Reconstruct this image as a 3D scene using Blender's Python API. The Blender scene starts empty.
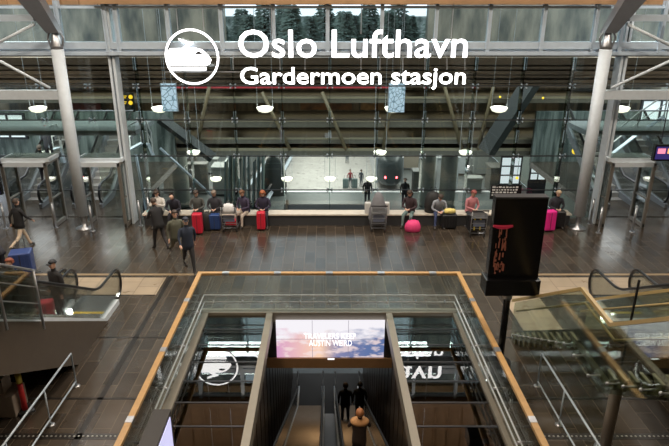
import bpy, bmesh, math, random
from mathutils import Vector, Matrix
random.seed(7)
PI = math.pi
C = bpy.context.scene.collection
# ------------------------------------------------------------------ camera
CAMZ, FPX, PITCH, VX = 7.5, 580.0, math.radians(20.3), 326.0
cam_d = bpy.data.cameras.new('camera'); cam = bpy.data.objects.new('camera', cam_d); C.objects.link(cam)
cam.location = (0, 0, CAMZ); cam.rotation_euler = (PI/2 - PITCH, 0, 0)
cam_d.sensor_width = 36; cam_d.lens = FPX/669*36; cam_d.shift_x = 8.5/669; cam_d.clip_end = 500
bpy.context.scene.camera = cam
vs = bpy.context.scene.view_settings
vs.view_transform = 'Standard'; vs.look = 'None'; vs.gamma = 1; vs.use_curve_mapping = False; vs.exposure = 0.0
bpy.context.scene.cycles.transparent_max_bounces = 40
CT, ST = math.cos(PITCH), math.sin(PITCH)
def at(px, py, z=None, Y=None, X=None):
    """where the sight line through a photo pixel meets a plane of the place"""
    u, v = (px-VX)/FPX, (223-py)/FPX
    d = Vector((u, CT+v*ST, -ST+v*CT))
    if z is not None: t = (z-CAMZ)/d.z
    elif Y is not None: t = Y/d.y
    else: t = X/d.x
    return Vector((0, 0, CAMZ)) + d*t
# ------------------------------------------------------------------ materials
MT = {}
def mat(name, col, rough=.5, metal=0., var=.12, scale=6., emis=None, es=1., spec=.5, bump=0.):
    if name in MT: return MT[name]
    m = bpy.data.materials.new(name); m.use_nodes = True; n = m.node_tree.nodes; l = m.node_tree.links
    b = n['Principled BSDF']; b.inputs['Roughness'].default_value = rough; b.inputs['Metallic'].default_value = metal
    b.inputs['Specular IOR Level'].default_value = spec
    tc = n.new('ShaderNodeTexCoord'); nz = n.new('ShaderNodeTexNoise'); nz.inputs['Scale'].default_value = scale
    nz.inputs['Detail'].default_value = 5
    l.new(tc.outputs['Object'], nz.inputs['Vector'])
    mx = n.new('ShaderNodeMix'); mx.data_type = 'RGBA'
    mx.inputs[6].default_value = tuple(c*(1-var) for c in col[:3])+(1,)
    mx.inputs[7].default_value = tuple(min(1, c*(1+var)) for c in col[:3])+(1,)
    l.new(nz.outputs['Fac'], mx.inputs[0]); l.new(mx.outputs[2], b.inputs['Base Color'])
    if emis: b.inputs['Emission Color'].default_value = tuple(emis)+(1,); b.inputs['Emission Strength'].default_value = es
    if bump:
        bp = n.new('ShaderNodeBump'); bp.inputs['Strength'].default_value = bump
        l.new(nz.outputs['Fac'], bp.inputs['Height']); l.new(bp.outputs[0], b.inputs['Normal'])
    MT[name] = m; return m
def glass(name, tint=(.8, .9, .86), refl=1., rough=0.0, add=0.):
    m = bpy.data.materials.new(name); m.use_nodes = True; n = m.node_tree.nodes; l = m.node_tree.links
    n.remove(n['Principled BSDF']); out = n['Material Output']
    t = n.new('ShaderNodeBsdfTransparent'); t.inputs[0].default_value = tint+(1,)
    g = n.new('ShaderNodeBsdfGlossy'); g.inputs['Roughness'].default_value = rough
    f = n.new('ShaderNodeFresnel'); f.inputs[0].default_value = 1.5
    a = n.new('ShaderNodeMath'); a.operation = 'MULTIPLY_ADD'; a.use_clamp = True
    a.inputs[1].default_value = refl; a.inputs[2].default_value = add
    mx = n.new('ShaderNodeMixShader'); l.new(f.outputs[0], a.inputs[0]); l.new(a.outputs[0], mx.inputs[0])
    l.new(t.outputs[0], mx.inputs[1]); l.new(g.outputs[0], mx.inputs[2]); l.new(mx.outputs[0], out.inputs[0])
    MT[name] = m; return m
steel = mat('brushed_steel', (.42, .43, .45), .35, .85)
steelp = mat('painted_steel', (.60, .66, .71), .42, .0)
pale = mat('pale_aluminium', (.50, .58, .66), .4, .2)
dark = mat('dark_metal', (.05, .05, .055), .4, .5)
blk = mat('black_rubber', (.012, .012, .013), .32)
wood = mat('oak_handrail', (.46, .27, .10), .4, 0, .25, 9)
woodd = mat('timber_ceiling', (.30, .175, .085), .5, 0, .3, 3)
bronze = mat('bronze_cladding', (.15, .125, .10), .35, .5, .15)
frame_m = mat('beige_metal_frame', (.26, .235, .19), .45, .35, .1)
white = mat('white_paint', (.8, .8, .8), .5)
fgl = glass('facade_glass', (.88, .915, .88), 1.0)
bgl = glass('balustrade_glass', (.93, .97, .95), .8)
sgl = glass('stair_glass', (.90, .96, .90), .5, 0., .015)
pgl = glass('roof_pane_glass', (.66, .65, .60), 1.9, 0.0, .05)
# floor stone
def floor_mat(name, c1, c2, mort, w=.55, h=1.1, rough=.2):
    m = bpy.data.materials.new(name); m.use_nodes = True; n = m.node_tree.nodes; l = m.node_tree.links
    b = n['Principled BSDF']; b.inputs['Specular IOR Level'].default_value = .85; tc = n.new('ShaderNodeTexCoord'); mp = n.new('ShaderNodeMapping')
    mp.inputs['Rotation'].default_value = (0, 0, PI/2)
    br = n.new('ShaderNodeTexBrick'); br.inputs['Scale'].default_value = 1
    br.inputs['Brick Width'].default_value = h; br.inputs['Row Height'].default_value = w
    br.inputs['Mortar Size'].default_value = .008; br.inputs['Color1'].default_value = c1+(1,); br.inputs['Color2'].default_value = c2+(1,)
    br.inputs['Mortar'].default_value = mort+(1,); br.inputs['Bias'].default_value = -.1
    nz = n.new('ShaderNodeTexNoise'); nz.inputs['Scale'].default_value = 2.2; nz.inputs['Detail'].default_value = 8
    rp = n.new('ShaderNodeMapRange'); rp.inputs[3].default_value = .75; rp.inputs[4].default_value = 1.3
    mx = n.new('ShaderNodeMix'); mx.data_type = 'RGBA'; mx.blend_type = 'MULTIPLY'; mx.inputs[0].default_value = 1
    l.new(tc.outputs['Object'], mp.inputs[0]); l.new(mp.outputs[0], br.inputs[0]); l.new(tc.outputs['Object'], nz.inputs[0])
    l.new(nz.outputs['Fac'], rp.inputs[0]); l.new(br.outputs[0], mx.inputs[6]); l.new(rp.outputs[0], mx.inputs[7])
    l.new(mx.outputs[2], b.inputs['Base Color'])
    r2 = n.new('ShaderNodeMapRange'); r2.inputs[3].default_value = rough*.6; r2.inputs[4].default_value = rough*1.5
    l.new(nz.outputs['Fac'], r2.inputs[0]); l.new(r2.outputs[0], b.inputs['Roughness'])
    MT[name] = m; return m
stone = floor_mat('polished_stone_tiles', (.036, .028, .021), (.070, .054, .039), (.110, .086, .062), .34, .9, rough=.22)
beige = floor_mat('beige_stone_tiles', (.34, .27, .19), (.42, .33, .23), (.12, .09, .06), .6, .6, .3)
platform_m = floor_mat('platform_paving', (.40, .39, .375), (.46, .45, .43), (.25, .25, .24), .9, .9, .3)
# ------------------------------------------------------------------ mesh helper
class MB:
    def __init__(s): s.bm = bmesh.new(); s.mi = 0
    def _set(s, fs):
        for f in fs: f.material_index = s.mi
    def box(s, x0, y0, z0, x1, y1, z1, M=None):
        vs_ = [s.bm.verts.new(Vector(p)) for p in ((x0,y0,z0),(x1,y0,z0),(x1,y1,z0),(x0,y1,z0),(x0,y0,z1),(x1,y0,z1),(x1,y1,z1),(x0,y1,z1))]
        if M is not None:
            for v in vs_: v.co = M @ v.co
        fs = [s.bm.faces.new([vs_[i] for i in q]) for q in ((0,3,2,1),(4,5,6,7),(0,1,5,4),(1,2,6,5),(2,3,7,6),(3,0,4,7))]
        s._set(fs); return s
    def tube(s, pts, r, seg=10, caps=True):
        pts = [Vector(p) for p in pts]; n = len(pts); rs = r if isinstance(r, (list, tuple)) else [r]*n
        rings = []; up = Vector((0, 0, 1)); prev = None
        for i, p in enumerate(pts):
            d = (pts[min(i+1, n-1)]-pts[max(i-1, 0)]).normalized()
            a = prev if prev is not None else (up if abs(d.z) < .9 else Vector((1, 0, 0)))
            e1 = (a - d*a.dot(d)).normalized(); e2 = d.cross(e1); prev = e1
            rings.append([s.bm.verts.new(p+e1*rs[i]*math.cos(k*2*PI/seg)+e2*rs[i]*math.sin(k*2*PI/seg)) for k in range(seg)])
        fs = []
        for i in range(n-1):
            for k in range(seg):
                fs.append(s.bm.faces.new((rings[i][k], rings[i][(k+1)%seg], rings[i+1][(k+1)%seg], rings[i+1][k])))
        for f in fs: f.smooth = seg > 6
        if caps:
            fs.append(s.bm.faces.new(rings[0][::-1])); fs.append(s.bm.faces.new(rings[-1]))
        s._set(fs); return s
    def prism(s, poly, a, b, axis='x'):
        """closed outline in a plane across axis, drawn out from a to b"""
        def P(q, t):
            return {'x': (t, q[0], q[1]), 'y': (q[0], t, q[1]), 'z': (q[0], q[1], t)}[axis]
        A = [s.bm.verts.new(P(q, a)) for q in poly]; B = [s.bm.verts.new(P(q, b)) for q in poly]; n = len(poly)
        fs = [s.bm.faces.new(A[::-1]), s.bm.faces.new(B)]
        for i in range(n): fs.append(s.bm.faces.new((A[i], A[(i+1)%n], B[(i+1)%n], B[i])))
        s._set(fs); return s
    def sphere(s, c, r, u=12, v=8, sc=(1, 1, 1)):
        M = Matrix.Translation(c) @ Matrix.Diagonal((r*sc[0], r*sc[1], r*sc[2], 1))
        k = bmesh.ops.create_uvsphere(s.bm, u_segments=u, v_segments=v, radius=1, matrix=M)
        fs = {f for vv in k['verts'] for f in vv.link_faces}
        for f in fs: f.smooth = True
        s._set(fs); return s
    def lathe(s, c, prof, seg=20, sx=1, sy=1):
        rings = []
        for r, z in prof:
            rings.append([s.bm.verts.new((c[0]+r*sx*math.cos(k*2*PI/seg), c[1]+r*sy*math.sin(k*2*PI/seg), c[2]+z)) for k in range(seg)])
        fs = []
        for i in range(len(rings)-1):
            for k in range(seg): fs.append(s.bm.faces.new((rings[i][k], rings[i][(k+1)%seg], rings[i+1][(k+1)%seg], rings[i+1][k])))
        for f in fs: f.smooth = True
        fs.append(s.bm.faces.new(rings[0][::-1])); fs.append(s.bm.faces.new(rings[-1])); s._set(fs); return s
    def bevel(s, w, seg=2):
        bmesh.ops.bevel(s.bm, geom=list(s.bm.edges), offset=w, segments=seg, affect='EDGES', profile=.6); return s
    def build(s, name, m, parent=None):
        bmesh.ops.recalc_face_normals(s.bm, faces=s.bm.faces)
        me = bpy.data.meshes.new(name); s.bm.to_mesh(me); s.bm.free()
        for q in (m if isinstance(m, (list, tuple)) else [m]): me.materials.append(q)
        o = bpy.data.objects.new(name, me); C.objects.link(o)
        if parent is not None: o.parent = parent; o.matrix_parent_inverse = Matrix.Translation(parent.location).inverted() if parent.get('_w') else Matrix()
        return o
def tag(o, label=None, cat=None, group=None, kind=None):
    if label: o['label'] = label
    if cat: o['category'] = cat
    if group: o['group'] = group
    if kind: o['kind'] = kind
    return o
def thing(name, label, cat, loc=(0, 0, 0), rz=0, group=None, kind=None, world=False):
    """Empty at the thing's base; world=True: its parts are given in world coordinates"""
    o = bpy.data.objects.new(name, None); C.objects.link(o); o.location = loc; o.rotation_euler = (0, 0, rz)
    o.empty_display_size = .2
    if world: o['_w'] = 1
    return tag(o, label, cat, group, kind)
def struct(o): o['kind'] = 'structure'; return o
def copy_tree(o, parent=None):
    c = o.copy(); C.objects.link(c); c.parent = parent
    if parent is not None: c.matrix_parent_inverse = o.matrix_parent_inverse.copy()
    for ch in list(o.children): copy_tree(ch, c)
    return c
def bx(name, m, *a, parent=None, bev=0):
    b = MB().box(*a)
    if bev: b.bevel(bev)
    return b.build(name, m, parent)
def text_mesh(txt, size=1., offset=0., extrude=.01, align='LEFT'):
    cu = bpy.data.curves.new('t', 'FONT'); cu.body = txt; cu.size = size; cu.offset = offset; cu.extrude = extrude
    cu.align_x = align; cu.resolution_u = 3
    o = bpy.data.objects.new('t', cu); C.objects.link(o); bpy.context.view_layer.update()
    dg = bpy.context.evaluated_depsgraph_get(); me = bpy.data.meshes.new_from_object(o.evaluated_get(dg))
    bpy.data.objects.remove(o); bpy.data.curves.remove(cu); return me
def fit(me, x0, x1, z0, z1, y):
    """lay a text mesh (drawn in xy) upright in the xz plane at y, filling the given box"""
    xs = [v.co.x for v in me.vertices]; ys = [v.co.y for v in me.vertices]
    a, b, c, d = min(xs), max(xs), min(ys), max(ys)
    for v in me.vertices:
        p = v.co.copy(); v.co = (x0+(p.x-a)/(b-a)*(x1-x0), y-p.z, z0+(p.y-c)/(d-c)*(z1-z0))
    return me
def put(me, name, m, parent=None):
    me.materials.clear(); me.materials.append(m); o = bpy.data.objects.new(name, me); C.objects.link(o)
    if parent is not None: o.parent = parent; o.matrix_parent_inverse = Matrix.Translation(parent.location).inverted() if parent.get('_w') else Matrix()
    return o
def split_letters(me):
    bm = bmesh.new(); bm.from_mesh(me); seen = set(); isl = []
    for v in bm.verts:
        if v in seen: continue
        st = [v]; comp = []; seen.add(v)
        while st:
            q = st.pop(); comp.append(q)
            for e in q.link_edges:
                w = e.other_vert(q)
                if w not in seen: seen.add(w); st.append(w)
        xs = [w.co.x for w in comp]; isl.append([min(xs), max(xs), comp])
    isl.sort(key=lambda t: t[0]); out = []
    for a, b, comp in isl:
        if out and a < out[-1][1]-.55*min(b-a, out[-1][1]-out[-1][0]): out[-1][1] = max(b, out[-1][1]); out[-1][2] += comp
        else: out.append([a, b, comp])
    res = []
    for a, b, comp in out:
        idx = {w: i for i, w in enumerate(comp)}; fs = {f for w in comp for f in w.link_faces}
        m = bpy.data.meshes.new('letter'); m.from_pydata([w.co[:] for w in comp], [], [[idx[w] for w in f.verts] for f in fs]); res.append(m)
    bm.free(); return res
# ================================================================== FLOOR AND SHELL
FL = MB()
HX0, HX1, HY0, HY1 = -3.35, 3.6, 2.0, 13.65
for a in ((-18, -6, HX0, 20.9), (HX1, -6, 18, 20.9), (HX0, HY1, HX1, 20.9), (HX0, -6, HX1, HY0)):
    FL.box(a[0], a[1], -.5, a[2], a[3], 0)
struct(FL.build('floor', stone))
struct(bx('ceiling', woodd, -18, -6, 13, 18, 21.2, 13.2))
wallm = mat('grey_brown_wall', (.16, .14, .12), .6)
struct(bx('wall_left', wallm, -18.2, -6, -.5, -18, 21.2, 13.2))
struct(bx('wall_right', wallm, 18, -6, -.5, 18.2, 21.2, 13.2))
struct(bx('wall_back', wallm, -18, -6.2, -.5, 18, -6, 13.2))
b = MB().box(-18, 20.95, 7.62, 18, 21.15, 13)
for k in range(60): b.box(-18+k*.6, 20.9, 7.62, -17.95+k*.6, 20.95, 13)
struct(b.build('wall_front', woodd))
struct(bx('trim_1', woodd, -7.6, 19.9, 7.64, 9.3, 20.5, 7.95))
# upper level: the deck the photographer stands on and the side decks the stairs and escalators reach
struct(bx('floor_upper', stone, -18, -6, 5.3, 18, .5, 5.7))
struct(bx('floor_upper_left', stone, -18, .5, 4.9, -4.4, 4.0, 5.15))
struct(bx('floor_upper_right', stone, 4.3, .5, 4.0, 18, 4.2, 4.25))
# inlaid strips
strip = mat('bronze_floor_strip', (.42, .31, .19), .35, .4)
struct(bx('trim_2', strip, -18, 15.75, 0, -3.45, 15.87, .006))
struct(bx('trim_3', strip, 3.7, 15.75, 0, 18, 15.87, .006))
darks = mat('dark_stone_strip', (.018, .015, .013), .3)
b = MB()
for x in (-4.62, -10.2, 10.6): b.box(x-.06, -6, 0, x+.06, 15.7, .004)
for y in (12.25, 9.9): b.box(-18, y-.03, 0, -3.45, y+.03, .004); b.box(3.7, y-.03, 0, 18, y+.03, .004)
struct(b.build('trim_4', darks))
b = MB(); b.box(-7.4, 14.5, 0, -4.75, 15.6, .005); b.box(4.9, 14.5, 0, 9.4, 15.6, .005); b.box(4.9, 12.2, 0, 5.9, 14.5, .005)
struct(b.build('trim_5', beige))
stud = mat('bright_stud', (.5, .5, .46), .3, .6)
for s, (a, c) in (('left', (-6.2, -3.55)), ('right', (3.95, 7.2))):
    b = MB().box(a, 8.70, 0, c, 8.86, .004); b.mi = 1
    x = a+.05
    while x < c-.04: b.lathe((x, 8.78, .004), [(.022, 0), (.016, .01)], 8); x += .085
    o = b.build('stud_strip', [darks, stud])  # row of small raised bright dots on a dark strip
    tag(o, 'row of small round studs across the floor '+('beside the left guard rail' if s == 'left' else 'under the glass stairs'), 'floor strip', 'stud strips')
# ================================================================== OPENING: frame, panes, shaft
fr = thing('glazed_floor_opening', 'beige metal frame around the escalator opening holding dark glass panes', 'frame', (0, 8, 0), world=True)
def fbox(name, m, *a): return bx(name, m, *a, parent=fr)
for x0, x1 in ((-3.35, -3.08), (3.32, 3.6)): fbox('side_beam', frame_m, x0, HY0, -.22, x1, HY1-.2, .02)
for x0, x1 in ((-1.56, -1.4), (1.57, 1.73)): fbox('middle_beam', frame_m, x0, HY0, -.3, x1, HY1-.2, .02)
fbox('end_beam', frame_m, -3.35, HY1-.22, -.25, 3.6, HY1, .03)
for x0, x1 in ((-3.08, -1.56), (1.73, 3.32)):
    y = 13.43; k = 0
    while y > 3:
        y2 = y-.72
        fbox('glass_pane', pgl, x0, y2+.03, -.06, x1, y-.03, -.045)
        fbox('glazing_bar', dark, x0, y2-.018, -.1, x1, y2+.018, -.035)
        y = y2; k += 1
# pit below the panes: brown service deck with beams
pit = mat('brown_service_deck', (.085, .06, .042), .5, 0, .3, 2)
for nm, x0, x1 in (('left', -3.08, -1.62), ('right', 1.8, 3.32)):
    b = MB().box(x0, HY0, -1.3, x1, HY1-.2, -1.2)
    b.box(x0-.06, HY0, -1.2, x0, HY1-.2, -.25)
    for k in range(9):
        y = 13-k*1.25; b.box(x0, y-.09, -1.2, x1, y+.09, -.7)
    b.box((x0+x1)/2-.03, HY0, -1.2, (x0+x1)/2+.03, HY1-.2, -1.0)
    struct(b.build('floor_'+('pit' if nm == 'left' else 'pit_right'), pit))
# shaft side walls (bronze panels) and slab edge
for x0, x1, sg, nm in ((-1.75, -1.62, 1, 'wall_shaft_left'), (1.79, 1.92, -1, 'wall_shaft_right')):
    b = MB().box(x0, 2, -12, x1, 24, -.3)
    xf = x1 if sg > 0 else x0
    for k in range(28):
        y = 2.4+k*.78; b.box(min(xf, xf+sg*.012), y, -12, max(xf, xf+sg*.012), y+.03, -.3)
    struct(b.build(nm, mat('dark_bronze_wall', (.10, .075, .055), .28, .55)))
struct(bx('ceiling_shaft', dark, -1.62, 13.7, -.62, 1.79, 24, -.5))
# balustrade around the opening
br_ = thing('opening_balustrade', 'glass balustrade with oak handrail around the escalator opening', 'balustrade', (0, 13.6, 0), world=True)
XL, XR, YF = -3.25, 3.42, 13.58
def bpane(*a): return bx('glass_panel', bgl, *a, parent=br_)
n = 5
for k in range(n):
    a = XL+(XR-XL)*k/n+.01; c = XL+(XR-XL)*(k+1)/n-.01; bpane(a, YF-.01, .03, c, YF+.01, 1.06)
y = YF
while y > 3:
    for x in (XL, XR): bpane(x-.01, y-1.5, .03, x+.01, y-.02, 1.06)
    y -= 1.52
RW = .055
MB().box(XL-RW, YF-RW, 1.06, XR+RW, YF+RW, 1.12).build('handrail', wood, br_)
for x in (XL, XR): MB().box(x-RW, 3, 1.06, x+RW, YF-RW, 1.12).build('handrail', wood, br_)
for k in range(n): 
    x = XL+(XR-XL)*(k+.5)/n; MB().box(x-.09, YF-RW-.004, 1.055, x+.09, YF+RW+.004, 1.124).build('rail_sleeve', steel, br_)
for x in (XL, XR):
    for k in range(5): MB().box(x-RW-.004, 12-k*2.1, 1.055, x+RW+.004, 12.16-k*2.1, 1.124).build('rail_sleeve', steel, br_)
for z in (.5, .3):
    MB().tube([(XL+.07, 3, z), (XL+.07, YF-.07, z), (XR-.07, YF-.07, z), (XR-.07, 3, z)], .018, 8).build('guide_tube', steelp, br_)
for k in range(9):
    x = XL+.3+(XR-XL-.6)*k/8; MB().tube([(x, YF, .3), (x, YF-.13, .3)], .028, 8).build('clamp', steel, br_)
for x, s in ((XL, 1), (XR, -1)):
    for k in range(6): MB().tube([(x, 12.6-k*1.52, .5), (x+s*.13, 12.6-k*1.52, .5)], .028, 8).build('clamp', steel, br_)
# ================================================================== big screen at head of shaft
def screen_mat(name, scale=1.2, seed=0., strength=1.0):
    m = bpy.data.materials.new(name); m.use_nodes = True; n = m.node_tree.nodes; l = m.node_tree.links
    n.remove(n['Principled BSDF']); e = n.new('ShaderNodeEmission'); e.inputs[1].default_value = strength
    tc = n.new('ShaderNodeTexCoord'); mp = n.new('ShaderNodeMapping'); mp.inputs['Location'].default_value = (seed, 0, 0)
    mp.inputs['Scale'].default_value = (1, 1, 2.2)
    nz = n.new('ShaderNodeTexNoise'); nz.inputs['Scale'].default_value = scale*1.5; nz.inputs['Detail'].default_value = 7
    sp = n.new('ShaderNodeSeparateXYZ'); l.new(tc.outputs['Generated'], sp.inputs[0])
    l.new(tc.outputs['Object'], mp.inputs[0]); l.new(mp.outputs[0], nz.inputs[0])
    # hue across: pink left, white middle, blue grey right
    r1 = n.new('ShaderNodeValToRGB'); cr = r1.color_ramp
    cr.elements[0].color = (.70, .36, .58, 1); cr.elements[1].color = (.12, .18, .38, 1); cr.elements[1].position = .85
    q = cr.elements.new(.40); q.color = (.98, .66, .46, 1); q = cr.elements.new(.56); q.color = (.24, .24, .42, 1)
    l.new(sp.outputs[0], r1.inputs[0])
    # cloud amount rises downwards
    ma = n.new('ShaderNodeMath'); ma.operation = 'MULTIPLY_ADD'; ma.inputs[1].default_value = .85; l.new(sp.outputs[2], ma.inputs[0])
    l.new(nz.outputs['Fac'], ma.inputs[2])
    r2 = n.new('ShaderNodeMapRange'); r2.inputs[1].default_value = .84; r2.inputs[2].default_value = 1.12
    l.new(ma.outputs[0], r2.inputs[0])
    mx = n.new('ShaderNodeMix'); mx.data_type = 'RGBA'; mx.inputs[7].default_value = (.93, .90, .95, 1)
    l.new(r2.outputs[0], mx.inputs[0])
    n2 = n.new('ShaderNodeTexNoise'); n2.inputs['Scale'].default_value = scale*2.6; n2.inputs['Detail'].default_value = 5; l.new(mp.outputs[0], n2.inputs[0])
    r3 = n.new('ShaderNodeMapRange'); r3.inputs[1].default_value = .50; r3.inputs[2].default_value = .62; r3.inputs[4].default_value = .75; l.new(n2.outputs['Fac'], r3.inputs[0])
    m3 = n.new('ShaderNodeMix'); m3.data_type = 'RGBA'; m3.inputs[7].default_value = (.92, .74, .72, 1)
    l.new(r3.outputs[0], m3.inputs[0]); l.new(r1.outputs[0], m3.inputs[6]); l.new(m3.outputs[2], mx.inputs[6]); l.new(mx.outputs[2], e.inputs[0])
    l.new(e.outputs[0], n['Material Output'].inputs[0]); return m
lit = mat('white_lit_letter', (.9, .9, .9), .5, emis=(1, 1, 1), es=1.3)
SY = 13.35
p0, p1 = at(277, 357, Y=SY), at(385, 320, Y=SY)
sc_ = thing('screen_wall', 'wide screen of six tiles showing pink and blue sunset clouds above the escalators', 'screen', (0, SY, -1.4), world=True)
bx('housing', dark, -1.54, SY+.01, p0.z-.02, 1.72, SY+.12, -.26, parent=sc_)
sm = screen_mat('sunset_cloud_image')
disp = bx('display', sm, p0.x, SY-.02, p0.z, p1.x, SY+.01, p1.z, parent=sc_)
w = (p1.x-p0.x)/3
b = MB()
for k in (1, 2): b.box(p0.x+w*k-.005, SY-.024, p0.z, p0.x+w*k+.005, SY-.02, p1.z)
b.box(p0.x, SY-.024, (p0.z+p1.z)/2-.004, p1.x, SY-.02, (p0.z+p1.z)/2+.004)
b.build('tile_joint', mat('screen_joint', (.2, .2, .25), .5, emis=(.3, .25, .35), es=.6), disp)
a0, a1 = at(304, 339, Y=SY-.03), at(356, 333.5, Y=SY-.03)
put(fit(text_mesh('TRAVELERS KEEP', 1, .0, .01), a0.x, a1.x, a0.z, a1.z, SY-.026), 'lettering', lit, disp)
a0, a1 = at(309, 346, Y=SY-.03), at(352, 340.3, Y=SY-.03)
put(fit(text_mesh('AUSTIN WEIRD', 1, .0, .01), a0.x, a1.x, a0.z, a1.z, SY-.026), 'lettering', lit, disp)
bt = at(330, 367, Y=SY).z
bx('lower_beam', mat('bronze_beam', (.40, .24, .12), .4, .3), -1.6, SY-.05, bt, 1.77, SY+.2, p0.z-.02, parent=sc_)
q = at(331, 359, Y=SY-.06); bx('badge', lit, q.x-.09, SY-.06, q.z-.025, q.x+.09, SY-.05, q.z+.02, parent=sc_)
# ================================================================== ESCALATORS
step_m = mat('ribbed_step_steel', (.50, .48, .45), .4, .6)
clad = mat('brown_grey_cladding', (.11, .085, .062), .4, .3)
def escalator(label, x0, x1, path, newel_dir, loc, dirn, stepm=step_m, comb_y=None, deep=.95, cladside=True, gm=bgl):
    """path: list of (y, z) of the walking line from the newel on; dirn: +1 newel points to +y"""
    t = thing('escalator', label, 'escalator', loc, world=True)
    s = newel_dir
    cy = path[0][0]-s*.42
    def off(h): return [(y, z+h) for y, z in path[1:]]
    for x in (x0, x1):
        loop = [(x, cy+s*.42*math.cos(a), path[0][1]+.53+.42*math.sin(a)) for a in [(-PI/2)+PI*k/10 for k in range(11)]]
        # smooth elbow
        pp = [Vector((x, y, z)) for y, z in off(.95)]
        ctrl = [Vector(loop[-1])]+pp
        pts = [Vector(l) for l in loop]
        for i in range(1, len(ctrl)-1):
            a, b_, c = ctrl[i-1], ctrl[i], ctrl[i+1]; d = .35
            s0 = b_+(a-b_).normalized()*d; s1 = b_+(c-b_).normalized()*d
            for k in range(6):
                u = k/5; pts.append(s0*(1-u)**2+b_*2*u*(1-u)+s1*u*u)
        pts.append(ctrl[-1])
        MB().tube(pts, .036, 8).build('handrail', blk, t)
        # glass side
        lo = [(y, z+.12) for y, z in path[1:]]
        top = [(p.y, p.z-.02) for p in pts[3:]]
        outline = top + [(y, z) for y, z in lo[::-1]] + [(cy, path[0][1]+.12)]
        MB().prism(outline, x-.008, x+.008).build('side_glass', gm, t)
        # skirt
        sk = [(path[0][0]-s*.45, path[0][1]+.14)]+[(y, z+.16) for y, z in path[1:]]
        sk2 = [(y, z-.04) for y, z in path[1:]][::-1]+[(path[0][0]-s*.45, path[0][1]-.03)]
        MB().prism(sk+sk2, x-.06, x+.06).build('skirt', steelp, t)
    # steps
    b = MB(); (ya, za), (yb, zb) = path[1], path[2]; L = abs(yb-ya); n_ = int(L/.4)
    for k in range(n_):
        y = ya+(yb-ya)*k/n_; y2 = ya+(yb-ya)*(k+1)/n_; z = za+(zb-za)*(k+(1 if zb > za else 0))/n_
        b.box(x0+.07, min(y, y2), z-.3, x1-.07, max(y, y2), z)
    b.build('steps', stepm, t)
    bx('landing_plate', steel, x0+.06, min(path[0][0], path[1][0]), path[0][1]-.1, x1-.06, max(path[0][0], path[1][0]), path[0][1]+.012, parent=t)
    if comb_y: bx('comb_line', mat('yellow_comb', (.85, .6, .1), .4, emis=(1, .7, .1), es=.35), x0+.1, comb_y, .012, x1-.1, comb_y+.1, .02, parent=t)
    if cladside:
        for x in (x0-.10, x1+.04):
            c = [(path[1][0]+s*.1, path[1][1]+.03)]+[(y, z+.03) for y, z in path[2:]]
            c2 = [(y, z-deep) for y, z in path[2:]][::-1]+[(path[1][0]-s*1.75, path[1][1]-.02)]
            MB().prism(c+c2, x, x+.06).build('side_cladding', clad, t)
        c = [(path[1][0]-s*1.75, -.02), (path[2][0], path[2][1]-deep), (path[2][0], path[2][1]-deep+.05), (path[1][0]-s*1.75, .03)]
        MB().prism(c, x0-.07, x1+.07).build('underside', clad, t)
    return t
up = [(14.42, 0), (12.9, 0), (4.0, 5.15)]
escalator('left bank escalator nearest the opening, glass sides, riders going up', -6.85, -5.65, up, 1, (-6.2, 14, 0), 1, comb_y=13.4)
escalator('left bank escalator farther from the opening, at the left edge', -8.25, -7.05, up, 1, (-7.6, 14, 0), 1, comb_y=13.4)
escalator('right bank escalator just behind the glass stairs', 7.25, 8.35, up, 1, (7.8, 14, 0), 1, comb_y=13.4)
for x, y, lb in ((-6.68, 13.42, 'small bright lamp at the foot of the left escalator'), (7.15, 13.2, 'small bright lamp at the foot of the right escalator')):
    o = MB().sphere((x, y, .1), .05).lathe((x, y, 0), [(.06, 0), (.05, .06)], 10).build('step_lamp', mat('comb_lamp_glow', (1, 1, 1), .5, emis=(1, .97, .9), es=30))
    tag(o, lb, 'lamp')
dn = [(4.4, 0), (5.4, 0), (21., -9.0), (22.5, -9.0)]
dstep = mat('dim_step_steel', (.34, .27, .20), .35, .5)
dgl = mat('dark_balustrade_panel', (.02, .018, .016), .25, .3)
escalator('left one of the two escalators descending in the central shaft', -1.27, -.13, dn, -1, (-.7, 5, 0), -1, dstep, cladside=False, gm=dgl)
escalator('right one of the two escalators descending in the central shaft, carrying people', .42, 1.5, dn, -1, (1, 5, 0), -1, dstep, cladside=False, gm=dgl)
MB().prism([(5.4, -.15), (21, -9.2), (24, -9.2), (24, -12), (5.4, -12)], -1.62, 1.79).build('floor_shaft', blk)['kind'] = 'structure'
# guard rail on the left escalator cladding
g = thing('side_railing', 'steel post railing running up the side of the left escalator', 'railing', (-5.45, 10, 1.5), world=True)
ps = []
for k in range(5):
    Y = 9.85-k*1.15; z0 = (12.9-Y)*.5787+.0; ps.append((Y, z0))
    MB().tube([(-5.47, Y, z0-.1), (-5.47, Y, z0+1.15)], .025, 8).build('post', steel, g)
MB().tube([(-5.47, 10.1, ps[0][1]+1.0)]+[(-5.47, Y, z+1.15) for Y, z in ps], .022, 8).build('top_rail', steel, g)
for h in (.45, .8): MB().tube([(-5.47, Y, z+h) for Y, z in ps], .012, 6).build('cross_bar', steel, g)
MB().prism([(9.85, ps[0][1]+.1), (9.85, ps[0][1]+1.1), (5.3, ps[-1][1]+1.05), (5.3, ps[-1][1]+.1)], -5.475, -5.465).build('glass_panel', bgl, g)
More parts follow.
